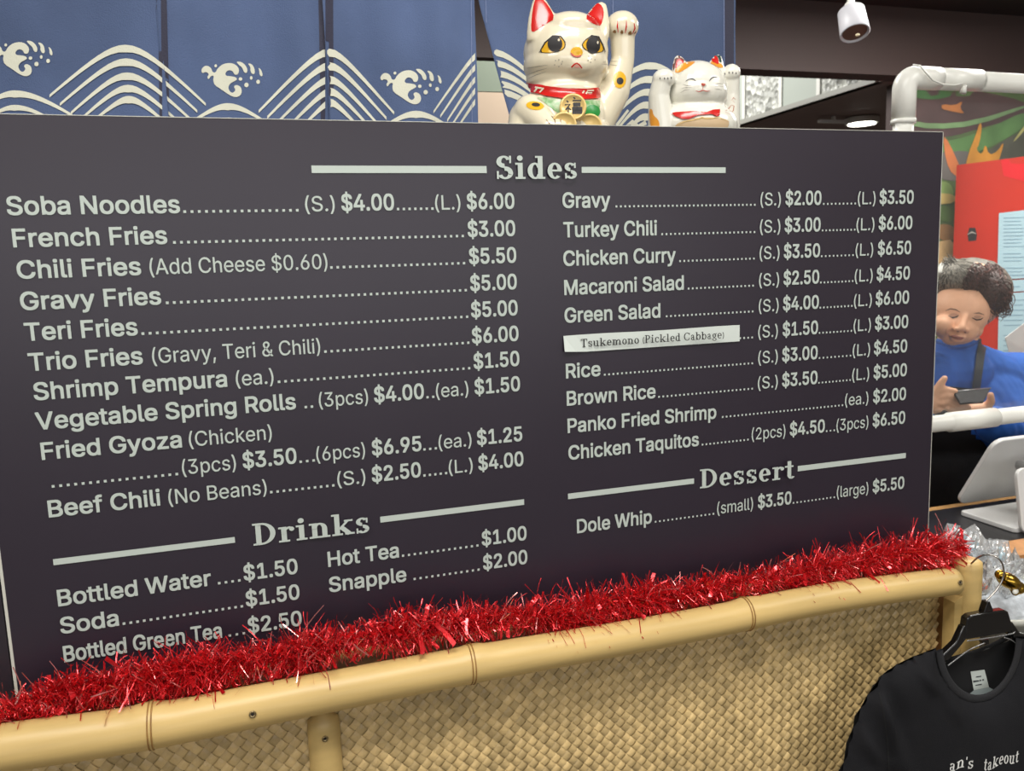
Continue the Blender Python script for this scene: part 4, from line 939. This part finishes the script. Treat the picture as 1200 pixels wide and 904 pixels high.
G().tube([(xv, Yg, zt_-.094), (xv, Yg, zt_-.085)], R*1.22, 24).obj('elbow_rim', PVC, gf, True)
x1_ = at(1147, 92, Yg).x; G().tube([(x1_-.004, Yg, zt_), (x1_, Yg, zt_)], R*1.1, 24).obj('coupling_rim', PVC, gf, True)
G().tube([(xv+.085, Yg, zt_), (x1_, Yg, zt_)], R*1.1, 24).obj('coupling', PVC, gf, True)
x1_ = at(1112, 498, Yg).x; x2_ = at(1165, 492, Yg).x
G().tube([(x1_, Yg, zl), (x2_, Yg, zl)], R*1.1, 24).obj('coupling', PVC, gf, True)
g = G(); nx_ = 30
for i in range(nx_+1):
    x = xv+.01+(xr-xv-.02)*i/nx_; 
    for j in range(25): z = zl+(zt_-zl)*j/24; g.v.append(Vector((x, Yg+.0235+.004*noise.noise(Vector((x*4, z*4, 1))), z)))
for i in range(nx_):
    for j in range(24): a = i*25+j; g.f.append((a, a+25, a+26, a+1))
g.obj('clear_sheet', film('clear_vinyl', (.97, .98, .97), .015, .06, .035), gf, True)
st = thing('plastic_tie', tuple(at(1125, 95, Yg-.03)), 'thin white plastic tie hooked over the top pipe of the guard frame', 'tie')
G().tube([at(x, y, Yg-.024+o_) for x, y, o_ in ((1070, 76, .008), (1078, 77, -.004), (1085, 85, -.006), (1093, 94, -.006), (1105, 99, -.006), (1118, 100, -.006), (1128, 98, -.006))], .0018, 8).obj('tie_band', WHITEP, st, True)
G().tube([at(1131, 100, Yg-.03), at(1128, 109, Yg-.03)], [.003, .0075], 12).obj('tie_end', WHITEP, st, True)

# ---------------- point of sale stand ----------------
TAB = M('white_aluminium', (224, 224, 222), .4, metal=.05); TABD = M('light_edge', (190, 190, 190), .35, metal=.3)
tb_ = thing('tablet_stand', (1.75, .49, .871), 'white tablet stand with its display leaning back towards us on the black counter', 'till')
def rsheet(o, ux, uy, w, h, r, th, nrm):
    P = []
    for cx_, cy_, a0 in ((w-r, r, -90), (w-r, h-r, 0), (r, h-r, 90), (r, r, 180)):
        for k in range(7): a = math.radians(a0+90*k/6); P.append((cx_+r*math.cos(a), cy_+r*math.sin(a)))
    g = G(); n = len(P)
    for s_ in (0, 1):
        for x, y in P: g.v.append(o+ux*x+uy*y+nrm*th*s_)
    g.f = [tuple(range(n)), tuple(reversed(range(n, 2*n)))]+[(i, n+i, n+(i+1) % n, (i+1) % n) for i in range(n)]
    return g
ux = Vector((1, 0, 0))
p0 = at(1121, 592, .61); p1 = Vector((p0.x, .505, 1.06)); uy = (p1-p0).normalized(); nn = ux.cross(uy)
if nn.y > 0: nn = -nn
rsheet(p0, ux, uy, .31, (p1-p0).length, .028, .011, -nn).obj('display', TAB, tb_, bevel=.0025)
rsheet(p0-nn*.0115+ux*.008+uy*.008, ux, uy, .294, (p1-p0).length-.016, .02, .001, -nn).obj('screen_glass', BLACK, tb_)
ba = at(1127, 602, .565); bb = at(1186, 626, .41)
o = Vector(((ba.x+bb.x)/2, .41, .8705)); rsheet(o, ux, Vector((0, 1, 0)), .28, .155, .012, .011, Vector((0, 0, 1))).obj('base_plate', TAB, tb_, bevel=.002)
rz = at(1190, 548, .43).z
rsheet(Vector((o.x+.004, .404, .8705)), ux, Vector((0, .16, 1)).normalized(), .27, rz-.8705, .02, .01, Vector((0, -1, .16)).normalized()).obj('riser', TAB, tb_, bevel=.002)
G().tube([Vector((o.x+.14, .43, rz-.03)), Vector((o.x+.14, .53, rz-.03))], .012, 20).obj('hinge', TABD, tb_, True)

# ---------------- bucket of wrapped trinkets ----------------
bu = thing('bucket', (1.16, .085, .7305), 'frosted white tub full of wrapped trinkets beside the bamboo post', 'tub')
bc = Vector((1.165, .115, 0)); rimz = at(1180, 700, .0).z
rimz = .915
FR = M('frosted_plastic', (206, 206, 196), .35, trans=.25, var=.05)
G().lathe(bc, [(0, .7305), (.096, .7305), (.100, .735), (.124, rimz-.012), (.129, rimz-.01), (.131, rimz), (.127, rimz+.002), (.123, rimz-.006), (.098, .74), (0, .738)], 40).obj('tub_wall', FR, bu, True)
G().lathe(bc, [(0, rimz-.045), (.112, rimz-.045), (.116, rimz-.02), (.108, rimz-.002), (.085, rimz+.018), (.05, rimz+.03), (0, rimz+.034)], 30).obj('filling', M('crumpled_foil', (186, 192, 198), .6, var=.35, vscale=60, bump=1, bscale=90), bu)
CEL = film('cellophane', (.95, .97, .98), .08, .16, .22); INN = [M('trinket_white', (214, 220, 222), .4), M('trinket_aqua', (150, 184, 196), .3, metal=.4), M('trinket_orange', (226, 96, 50), .4), M('trinket_gold', (176, 142, 52), .3, metal=.7), M('trinket_silver', (190, 190, 190), .25, metal=.8)]
rr = random.Random(21)
spots_ = [(1112,628,.2),(1128,636,.19),(1143,634,.19),(1152,650,.14),(1164,655,.12),(1174,652,.15),(1183,668,.11),(1158,672,.06),(1170,684,.05),(1152,690,.03),(1182,690,.04),(1194,672,.1),(1163,643,.19),(1140,645,.16),(1176,672,.08),(1190,657,.16)]
where = ['behind the tinsel end','right of the tinsel tip','above the bamboo post','just above the hanger hook','inside the arch of the hanger hook','upper middle of the heap','right of the hanger hook','left inside of the hook loop','low in the hook loop','beside the post low','right front of the heap','at the right photo edge','standing at the back of the heap','touching the tinsel tip','middle of the heap','back right of the heap']
for i, (px, py, Y) in enumerate(spots_):
    c_ = at(px, py, Y); t = thing('wrapped_trinket', tuple(c_), 'small trinket in a clear cellophane packet, '+where[i], 'packet', 'wrapped trinkets in the tub')
    s_ = rr.uniform(.019, .026); Mx = Matrix.Rotation(rr.uniform(-.7, .7), 4, 'Y') @ Matrix.Rotation(rr.uniform(-.5, .6), 4, 'X') @ Matrix.Rotation(rr.uniform(-.6, .6), 4, 'Z')
    g = G(); n = 9
    for j in range(n+1):
        for k in range(n+1):
            u, v = j/n*2-1, k/n*2-1; b_ = (1-u*u)*(1-v*v)
            g.v.append(c_+Mx.to_3x3() @ Vector((u*s_*.8, -.008*b_+.004*noise.noise(Vector((u*3+i, v*3, 2))), v*s_*1.15)))
    for j in range(n):
        for k in range(n): a = j*(n+1)+k; g.f.append((a, a+1, a+n+2, a+n+1))
    nf = len(g.v)
    for j in range(n+1):
        for k in range(n+1):
            u, v = j/n*2-1, k/n*2-1; b_ = (1-u*u)*(1-v*v)
            g.v.append(c_+Mx.to_3x3() @ Vector((u*s_*.8, .008*b_+.004*noise.noise(Vector((u*3+i, v*3, 5)))*(b_ > 0), v*s_*1.15)))
    for j in range(n):
        for k in range(n): a = nf+j*(n+1)+k; g.f.append((a, a+n+1, a+n+2, a+1))
    g.obj('cellophane_wrap', CEL, t, False)
    g = G(); g.ell(c_, (s_*.45, .005, s_*.35), Mx.to_3x3(), 12, 8); g.ell(c_+Mx.to_3x3() @ Vector((0, 0, s_*.5)), (s_*.25, .004, s_*.25), Mx.to_3x3(), 12, 8)
    g.obj('trinket', INN[2] if i == 9 else INN[(0, 1, 0, 4)[i % 4]], t, True)
gb = thing('gold_bell', tuple(at(1180, 678, .0)), 'shiny gold bell shaped trinket on top of the tub', 'bell')
c_ = at(1182, 681, -.005); k = mpp(1182, 680, 0)
g = G(); g.ell(c_, (15*k, 11*k, 9*k), RT @ Matrix.Rotation(math.radians(28), 3, 'Y'), 24, 14); g.ell(at(1172, 674, -.005), (6*k, 6*k, 6*k), RT); g.ell(at(1192, 689, -.004), (9*k, 9*k, 8*k), RT)
g.blob('bell_body', .0011, M('polished_gold', (190, 152, 60), .18, metal=1), gb, 3)
Mx = (-_f).to_track_quat('Z', 'Y').to_matrix()
G().tube([at(1190, 693, -.018)+(_r*math.cos(a)+_d*math.sin(a))*4.6*k for a in [2*PI*q_/20 for q_ in range(21)]], .0011, 8, cap=False).obj('ring', M('ring_gold', (110, 88, 40), .25, metal=1), gb, True)
g = G().ell(at(1190, 694, -.016), (4*k, 2*k, 4*k), RT).obj('clapper', WHITEP, gb, True)

# ---------------- hanger ----------------
HY = -.118
hg = thing('clothes_hanger', tuple(at(1155, 760, HY)), 'glossy black plastic hanger hooked over the bamboo post by a metal hook', 'hanger')
hk = [(1154, 712), (1154, 706), (1160, 700), (1168, 692), (1175, 680), (1177, 668), (1173, 657), (1165, 651), (1154, 650), (1145, 654), (1138, 661)]
hp = chaikin(hk, 2, False); nP = len(hp)
G().tube([at(x, y, HY+.0+max(0, (i/nP-.62))*.10) for i, (x, y) in enumerate(hp)], .0012, 10).obj('metal_hook', M('steel_wire', (170, 168, 164), .22, metal=1), hg, True)
GB = M('gloss_black', (14, 14, 15), .14, coat=.5)
def slabpoly(P, y0, y1, name, mat, parent, step=12, bevel=.002):
    V, F = P, None; g = G(); n = len(P)
    for Y in (y0, y1):
        for x, y in P: g.v.append(at(x, y, HY)+Vector((0, Y, 0)))
    g.f = [tuple(range(n)), tuple(reversed(range(n, 2*n)))]+[(i, n+i, n+(i+1) % n, (i+1) % n) for i in range(n)]
    return g.obj(name, mat, parent, bevel=bevel)
def z6(P): return [(960+x/3.183, 620+y/3.183) for x, y in P]
slabpoly(z6([(540,330),(556,318),(605,308),(680,298),(693,304),(712,370),(700,380),(540,408),(528,400)]), -.006, .006, 'centre_plate', GB, hg)
slabpoly(z6([(603,310),(617,268),(626,266),(640,302)]), -.005, .005, 'hook_socket', GB, hg, bevel=.001)
slabpoly(z6([(528,360),(546,352),(552,392),(500,455),(462,498),(440,520),(420,540),(400,556),(404,530),(452,466),(500,420)]), -.005, .005, 'shoulder_arm', GB, hg)
slabpoly(z6([(694,340),(712,345),(740,385),(800,400),(880,430),(960,480),(950,500),(870,460),(790,432),(735,432),(700,392)]), -.005, .005, 'shoulder_arm', GB, hg)
GE = M('hanger_edge_highlight', (150, 150, 150), .2, metal=.6)  # pale strips stand in for gloss highlights along the black plastic edges
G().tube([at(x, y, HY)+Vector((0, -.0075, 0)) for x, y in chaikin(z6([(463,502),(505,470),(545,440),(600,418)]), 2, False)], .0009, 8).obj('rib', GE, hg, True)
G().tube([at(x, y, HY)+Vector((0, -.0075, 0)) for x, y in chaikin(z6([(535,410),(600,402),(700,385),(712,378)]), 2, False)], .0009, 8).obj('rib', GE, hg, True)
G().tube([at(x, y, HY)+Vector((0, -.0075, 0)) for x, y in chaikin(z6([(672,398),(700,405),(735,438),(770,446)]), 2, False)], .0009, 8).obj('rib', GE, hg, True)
slabpoly(z6([(598,412),(624,408),(626,426),(614,430),(612,420),(600,424)]), -.004, .002, 'clip_notch', GB, hg, bevel=.0006)

# ---------------- black t-shirt ----------------
SH = M('black_cotton', (27, 27, 30), .85, bump=.35, bscale=900, spec=.2, var=.1); SHI = M('black_cotton_inside', (15, 15, 17), .9)
ts = thing('t_shirt', (1.0, -.13, .45), 'black t-shirt with white slanted lettering hanging at the bar corner', 'shirt')
front = [(1104.5,764.5),(1106,778),(1110,792),(1119,806),(1132,817),(1146,821),(1162,819),(1176,810),(1188,794),(1196,775),(1199,752),(1240,752),(1275,770),(1300,820),(1325,930),(1285,945),(1268,905),(1266,1010),(1270,1230),(1150,1262),(1030,1275),(1032,1100),(1044,920),(1036,962),(982,950),(988,925),(996,900),(1007,859),(1016,835),(1024,820),(1042,796),(1058,784),(1079,774)]
SY = -.136
def ridge(d, w): return math.exp(-(d/w)**2)
def segd(x, y, a, b):
    dx, dy = b[0]-a[0], b[1]-a[1]; t = max(0, min(1, ((x-a[0])*dx+(y-a[1])*dy)/(dx*dx+dy*dy))); return math.hypot(x-a[0]-t*dx, y-a[1]-t*dy), t
V, F = fill(front, 4.5); out = []
edge = resample(front, 6)
FOLDS = [((1032,812),(1046,900),.010,7), ((1040,802),(1075,930),-.006,10), ((1078,784),(1098,822),.005,6), ((1098,800),(1130,860),.005,9), ((1012,860),(1030,905),.006,8), ((1110,835),(1090,990),.004,16), ((1060,860),(1062,1000),.004,14), ((1160,850),(1180,1000),.004,18), ((1120,900),(1128,1100),.005,14), ((1210,800),(1190,960),.005,14)]
for x, y in V:
    d = min(math.hypot(x-a, y-b) for a, b in edge); hgt = .020*(1-math.exp(-d/14)); 
    for a, b, amp, w in FOLDS: dd, t = segd(x, y, a, b); hgt += 1.4*amp*ridge(dd, w)*math.sin(PI*min(1, t+.2))*min(1, d/10)
    hgt += .003*noise.noise(Vector((x*.03, y*.012, 0)))*min(1, d/12)
    p = at(x, y, SY); out.append(p+Vector((0, -hgt+.012, 0)))
fr_ = mesh('front_cloth', out, [tuple(f) for f in F], SH, ts, True); ft = bvh(fr_)
back = [(1104.5,764.5),(1108,780),(1118,780),(1135,776),(1160,768),(1180,760),(1199,752)]+front[11:]
V, F = fill(back, 9); out = []
edge2 = resample(back, 8)
for x, y in V:
    d = min(math.hypot(x-a, y-b) for a, b in edge2); p = at(x, y, SY); out.append(p+Vector((0, .012+.016*(1-math.exp(-d/14)), 0)))
bk2 = mesh('back_cloth', out, [tuple(f) for f in F], SHI, ts, True)
bt3 = bvh(bk2)
# collar rib (front) and back neck band
RIBM = M('collar_rib', (32, 32, 35), .85, bump=.5, bscale=700)
mid = chaikin([(1104.8,765),(1107,780),(1112,795),(1121,809),(1133,818.5),(1146,822.5),(1162,820),(1176,811),(1188,795),(1196,775),(1199,752)], 2, False)
def strap(P, w, mat, name, parent, yoff, thick=.0022, ax_=None):
    c3 = [at(x, y, SY)+Vector((0, yoff, 0)) for x, y in P]; g = G(); k = mpp(1150, 800, SY)
    for i, p in enumerate(c3):
        t = (c3[min(i+1, len(c3)-1)]-c3[max(i-1, 0)]).normalized(); s_ = Vector((t.z, 0, -t.x)).normalized()
        for a in range(12): an = 2*PI*a/12; g.v.append(p+s_*math.cos(an)*w*k/2+Vector((0, 1, 0))*math.sin(an)*thick)
    for i in range(len(c3)-1):
        for a in range(12): q_ = i*12+a; r_ = i*12+(a+1) % 12; g.f.append((q_, r_, r_+12, q_+12))
    return g.obj(name, mat, parent, True)
strap(mid, 10, RIBM, 'collar', ts, .006)
strap(chaikin([(1107,779),(1112,783),(1120,783),(1135,780),(1160,772),(1180,764),(1197,754)], 2, False), 7, SHI, 'back_neck_band', ts, .021)
# armhole seams
for P in ([(1030,812),(1034,825),(1037,845),(1040,870),(1041,890),(1042,918)], [(1285,790),(1275,830),(1270,870),(1270,900)]):
    decal(ft, rib(chaikin(P, 2, False), 1.6, 1.6), 'seam', SHI, ts, 3, .0006)
tag_ = decal(bt3, z6([(563,532),(615,525),(632,590),(575,602)]), 'neck_tag', M('tag_cloth', (206, 214, 208), .7), ts, 3, .0012)
tg = bvh(tag_) if tag_ else None
decal(bt3, z6([(575,602),(632,590),(650,600),(640,612),(560,628),(562,612)]), 'care_tag', M('care_cloth', (160, 172, 172), .7), ts, 3, .0015)
if tg:
    for P in ([(584,553),(604,550)], [(574,570),(596,567)], [(598,566),(604,565)], [(608,564),(614,563)], [(582,584),(606,580)]):
        decal(tg, rib(z6(P), 2.2 if P[0][1] == 570 or P[0][1] in (566, 564) else 1.0, 1.3), 'tag_print', M('tag_ink', (60, 64, 66), .8), tag_, 1.5, .0004)
# lettering across the chest
CHEST = M('chest_print', (222, 222, 218), .6)
def lett(txt, P0, P1, cap, bold=.85):
    S, w = slabrun(txt, bold, .06); dx, dy = P1[0]-P0[0], P1[1]-P0[1]
    for q_ in S:
        Q = []
        for x, y in q_:
            t = x/w; wob = 1.6*math.sin(t*9); Q.append((P0[0]+dx*t+y*cap*.12, P0[1]+dy*t-y*cap+wob))
        decal(ft, Q, 'chest_lettering', CHEST, ts, 2.5, .0008)
lett("an's", (1112, 903), (1140, 899), 13); lett('takeout', (1152, 903), (1193, 892), 14)
# ---------------- person behind the counter ----------------
YP = .86
SKIN = M('skin', (230, 176, 142), .5, var=.05, vscale=30, spec=.35); LIP = M('lips', (176, 106, 96), .45); BROWH = M('brow', (120, 88, 72), .7); LASH = M('lash', (48, 34, 32), .6)
HAIRG = M('reflection_grey_hair', (128, 122, 112), .55, rgb2=(84, 82, 74), vscale=60); HAIRB = M('brown_hair', (66, 44, 40), .45, var=.3, vscale=70)
BLUE = M('blue_jersey', (34, 92, 178), .8, var=.08, vscale=20, bump=.3, bscale=260); APR = M('black_apron', (30, 29, 31), .8, bump=.3, bscale=300); STRAPM = M('apron_strap', (58, 62, 66), .6)
pe = thing('person', (2.05, .9, 0), 'person in a blue shirt and black apron, head bent over a phone behind the counter', 'person')
def PP(*a): return C(*a, Y=YP)
def PE(g, *a, rot=0): EL(g, *a, rot=rot, Y=YP)
def PC(g, a, b, ra, rb): CP(g, a, b, ra, rb, Y=YP)
g = G()
# head, bent forward and turned a little
PE(g, 1133, 347, 10, 39, 41, 44, rot=.15); PE(g, 1124, 366, -12, 32, 32, 27, rot=.3); PE(g, 1120, 384, -18, 25, 19, 20, rot=.3); PE(g, 1117, 397, -20, 12, 8, 10)
PE(g, 1104, 381, -20, 12, 11, 13); PE(g, 1141, 387, -22, 9, 10, 12, rot=.2)
PC(g, (1131, 370, -34), (1127, 384, -39), 3, 4.6); PE(g, 1121.5, 386, -37, 3.6, 2.8, 4); PE(g, 1132, 387, -37, 3.4, 2.7, 4)
PE(g, 1122, 395, -32, 9, 3.2, 5, rot=.15); PE(g, 1121, 399, -30, 7, 2.8, 4.5, rot=.15)
PC(g, (1124, 372, 30), (1122, 428, 34), 21, 26)
# torso, hips, legs
PE(g, 1128, 480, 40, 78, 62, 44); PE(g, 1126, 560, 40, 70, 66, 44); PE(g, 1126, 640, 44, 76, 60, 48)
PC(g, (1060, 440, 34), (1200, 440, 34), 26, 26)
PC(g, (1096, 680, 42), (1094, 880, 44), 40, 28); PC(g, (1094, 880, 44), (1092, 1065, 50), 28, 18); PC(g, (1162, 680, 42), (1164, 880, 44), 40, 28); PC(g, (1164, 880, 44), (1164, 1065, 50), 28, 18)
PC(g, (1092, 1085, 46), (1084, 1100, -10), 17, 15); PC(g, (1164, 1085, 46), (1160, 1100, -10), 17, 15)
# arms
PC(g, (1202, 446, 30), (1226, 530, 6), 22, 17); PC(g, (1226, 530, 6), (1152, 486, -76), 17, 9)
PC(g, (1052, 446, 30), (1028, 530, 6), 22, 17); PC(g, (1028, 530, 6), (1086, 474, -76), 17, 9)
# left hand of the picture: thumb up, fingers onto the phone
PE(g, 1093, 470, -82, 12, 14, 7)
PC(g, (1095, 462, -84), (1103, 449, -88), 4.6, 4.0); PC(g, (1103, 449, -88), (1107, 443.5, -90), 4.0, 3.2)
PC(g, (1100, 460, -86), (1110, 457, -92), 4.0, 3.6); PC(g, (1110, 457, -92), (1119.5, 458.5, -96), 3.6, 2.9)
PC(g, (1099, 467, -86), (1108, 465, -92), 4.0, 3.5); PC(g, (1108, 465, -92), (1115, 464, -95), 3.4, 2.8)
PC(g, (1097, 474, -85), (1105, 473, -91), 3.8, 3.3); PC(g, (1105, 473, -91), (1110, 471, -93), 3.2, 2.6)
PC(g, (1094, 481, -84), (1101, 481, -89), 3.4, 2.8)
# right hand of the picture: palm under the phone, thumb at its right end
PE(g, 1144, 482, -82, 17, 9, 8, rot=-.15)
PC(g, (1134, 478, -86), (1123, 470, -92), 4.0, 3.6); PC(g, (1123, 470, -92), (1111, 463.5, -94), 3.5, 2.9)
PC(g, (1133, 482, -86), (1122, 477, -92), 4.0, 3.6); PC(g, (1122, 477, -92), (1109.5, 471, -93), 3.5, 2.8)
PC(g, (1132, 486, -85), (1121, 484, -91), 3.9, 3.5); PC(g, (1121, 484, -91), (1110, 479, -92), 3.4, 2.8)
PC(g, (1131, 489, -84), (1121, 489, -89), 3.5, 3.0); PC(g, (1121, 489, -89), (1113, 486, -90), 3.0, 2.5)
PC(g, (1154, 480, -84), (1161, 471, -90), 5.0, 4.3); PC(g, (1161, 471, -90), (1161, 463, -93), 4.2, 3.3)
def floorclamp(v):
    if v.z < .004: v.z = .004
    return v
pb_ = g.blob('body', .0034, SKIN, pe, 4, floorclamp); ptree = bvh(pb_)
def dp(P, mat, nm, step=1.5, off=.0012, k=1): decal(ptree, chaikin(P, k) if k else P, nm, mat, pe, step, off)
# eyes cast down, brows, lips, nostrils
dp(rib([(1111,370.5),(1116,372.6),(1121,371.6),(1123.5,369.5)], 1.9), LASH, 'eyelash_line', k=0); dp(rib([(1139,372.5),(1144,375),(1149,374.5),(1152,372.5)], 1.9), LASH, 'eyelash_line', k=0)
dp(rib([(1108,364.5),(1114,362),(1120,363),(1125,366)], 1.6), BROWH, 'eyebrow', k=0); dp(rib([(1141,367.5),(1147,367),(1153,369)], 1.5), BROWH, 'eyebrow', k=0)
LID = M('eyelid', (196, 146, 120), .5)
dp([(1111,370),(1116,367),(1122,368),(1123,370),(1117,372)], LID, 'eyelid', off=.0008); dp([(1140,371.5),(1145,369.5),(1151,371.5),(1145,374)], LID, 'eyelid', off=.0008)
dp([(1113,394),(1119,392.6),(1124,394.5),(1130,395.5),(1127,398.5),(1120,398.5)], LIP, 'lips', off=.001); dp(rib([(1112,394.5),(1120,395.6),(1130,396.2)], 1.1), M('lip_line', (120, 64, 58), .5), 'lip_line', off=.0018, k=0)
NOS = M('nostril', (128, 78, 66), .6)
dp(oval(1122.5, 388.6, 1.4, .8, 8), NOS, 'nostril', 1, k=0); dp(oval(1131, 389.6, 1.3, .8, 8), NOS, 'nostril', 1, k=0)
for P in ([(1110,384),(1108,389),(1109,393)], [(1135,388),(1134,394)]): dp(rib(P, .8), LID, 'cheek_crease', 1.5, .0006, 0)
# shirt
g = G()
PE(g, 1128, 480, 40, 84, 66, 50); PE(g, 1126, 560, 40, 76, 70, 50); PE(g, 1126, 630, 42, 80, 50, 52)
PC(g, (1062, 441, 34), (1198, 441, 34), 31, 31); PC(g, (1202, 446, 30), (1224, 524, 6), 31, 26); PC(g, (1224, 524, 6), (1166, 498, -62), 25, 20)
PC(g, (1054, 446, 30), (1030, 524, 6), 31, 26); PC(g, (1030, 524, 6), (1072, 488, -52), 25, 19)
PC(g, (1122, 412, 32), (1124, 432, 30), 28, 38); PC(g, (1138, 426, 32), (1196, 450, 32), 26, 30)
def wrinkle(v):
    n = noise.noise(Vector((v.x*16, v.y*10, v.z*9)))*.006+noise.noise(Vector((v.x*42+v.z*24, v.y*12, v.z*14-v.x*20)))*.0035
    return v+Vector((-n*.3, -n, n*.2))
sh_ = g.blob('shirt', .0042, BLUE, pe, 6, wrinkle); stt = bvh(sh_)
def on(tree, P, nm, mat, step, off, thick=.0): return decal(tree, P, nm, mat, pe, step, off)
ap = on(stt, [(1040,452),(1100,452),(1141,455),(1141,492),(1146,508),(1160,530),(1172,600),(1176,700),(1020,700),(1020,560)], 'apron', APR, 6, .006)
on(stt, rib(chaikin([(1152,398),(1149,412),(1147,430),(1143,458)], 2, False), 10, 9), 'apron_strap', STRAPM, 4, .005)
on(stt, rib(chaikin([(1094,400),(1106,404),(1120,409),(1136,407),(1150,399)], 2, False), 2.4, 2.4), 'neckline', M('blue_neckline', (28, 72, 146), .8), 3, .002)
# hair cap: combed side painted grey as the sheet's reflection, brown curls opposite
g = G()
PE(g, 1137, 340, 20, 44, 38, 48, rot=.2); PE(g, 1153, 342, -8, 25, 25, 36, rot=.3); PE(g, 1106, 328, 12, 16, 20, 30); PE(g, 1124, 326, -2, 30, 20, 34)
cap_ = g.blob('hair_cap', .0045, HAIRG, pe, 4, lambda v: v+Vector((0, 0, .003*noise.noise(v*60)))); ht = bvh(cap_)
rr = random.Random(9)
def hairs(n, region, mat, name, fn, rad):
    g = G(); c = 0
    xs = [p[0] for p in region]; ys_ = [p[1] for p in region]
    while c < n:
        x = rr.uniform(min(xs), max(xs)); y = rr.uniform(min(ys_), max(ys_))
        if not inpoly(x, y, region): continue
        c += 1; P = fn(x, y); out = []; last = 0
        for i, (px, py, lift) in enumerate(P):
            h = ht.ray_cast(CAM, ray(px, py).normalized())
            d = (h[0]-CAM).length if h[0] else last or (PP(px, py, 0)-CAM).length
            if last: d = min(d, last+.01)
            last = d; out.append(CAM+ray(px, py).normalized()*(d-.003-lift*1.3))
        m = len(out); g.tube(out, [rad*(1-.75*i/(m-1)) for i in range(m)], 4, cap=False)
    g.obj(name, mat, pe, True, kind='stuff')
def comb(x, y):
    L = rr.uniform(8, 18); a = math.atan2(302-y-0, 1112-x+rr.uniform(-8, 8)); return [(x+math.cos(a)*L*t/4*.8, y+math.sin(a)*L*t/4*.6, .001) for t in range(5)]
hairs(420, [(1095,345),(1096,318),(1108,306),(1128,303),(1142,308),(1140,325),(1132,350),(1120,350),(1108,352)], M('reflection_grey_pale', (150, 144, 132), .5, var=.3, vscale=90), 'reflection_grey_hair', comb, .0015)
hairs(200, [(1095,345),(1096,318),(1108,306),(1128,303),(1142,308),(1140,325),(1132,350),(1120,350),(1108,352)], M('reflection_grey_dark', (70, 66, 58), .5), 'reflection_grey_hair', comb, .0015)
def curl(x, y):
    r0 = rr.uniform(2.5, 6); a0 = rr.uniform(0, 2*PI); sg = rr.choice((-1, 1)); drift = rr.uniform(4, 11); out = []
    for t in range(10):
        a = a0+sg*t*.62; out.append((x+r0*math.cos(a)*(1-t*.03)+.3*t, y+r0*math.sin(a)+drift*t/9, .003+.004*math.sin(t)))
    return out
CR = [(1134,318),(1150,308),(1168,312),(1180,328),(1184,348),(1180,362),(1168,364),(1156,364),(1142,364),(1134,352),(1130,338)]
hairs(420, CR, HAIRB, 'brown_curls', curl, .0019)
hairs(120, CR, M('reddish_hair', (104, 66, 58), .45), 'brown_curls', curl, .0016)
def fringe(x, y):
    L = rr.uniform(10, 20); b = rr.uniform(-4, 3); return [(x+b*(t/5)**2+math.sin(t)*.8, y+L*t/5, .004) for t in range(6)]
hairs(90, [(1133,350),(1150,354),(1166,356),(1162,364),(1142,364),(1133,356)], HAIRB, 'fringe', fringe, .0014)
decal(ht, rib(chaikin([(1102,320),(1103,312),(1109,306.5),(1121,305)], 2, False), 5, 4), 'white_hair_band', WHITEP, pe, 2, .004)
# phone in the hands
ph = thing('phone', tuple(PP(1138, 463, -95)), 'dark smartphone held in both hands of the person', 'phone')
q = [PP(1120, 457.5, -97), PP(1161, 455.5, -95), PP(1153, 470, -104), PP(1136, 473.5, -106)]
q = [PP(1118, 459, -96), PP(1161, 455, -94), PP(1153, 471, -108), PP(1126, 472.5, -109)]
nrm = (q[1]-q[0]).cross(q[3]-q[0]).normalized()
if nrm.dot(q[0]-CAM) < 0: nrm = -nrm
g = G(); g.v = q+[p+nrm*.007 for p in q]; g.f = [(0,3,2,1),(4,5,6,7),(0,1,5,4),(1,2,6,5),(2,3,7,6),(3,0,4,7)]
g.obj('phone_body', M('phone_black', (34, 34, 36), .55, spec=.2, var=.5, vscale=90), ph, bevel=.002)
G().tube([q[0], q[1]], .0016, 8).obj('phone_edge', M('phone_edge', (150, 150, 150), .3, metal=.6), ph, True)

# ---------------- origins of single-mesh things go to their base ----------------
for o in list(col.objects):
    if o.type == 'MESH' and o.parent is None and not o.children and o.data.users == 1:
        vs = [v.co for v in o.data.vertices]
        c_ = Vector(((min(v.x for v in vs)+max(v.x for v in vs))/2, (min(v.y for v in vs)+max(v.y for v in vs))/2, min(v.z for v in vs)))
        o.data.transform(Matrix.Translation(-c_)); o.location = c_
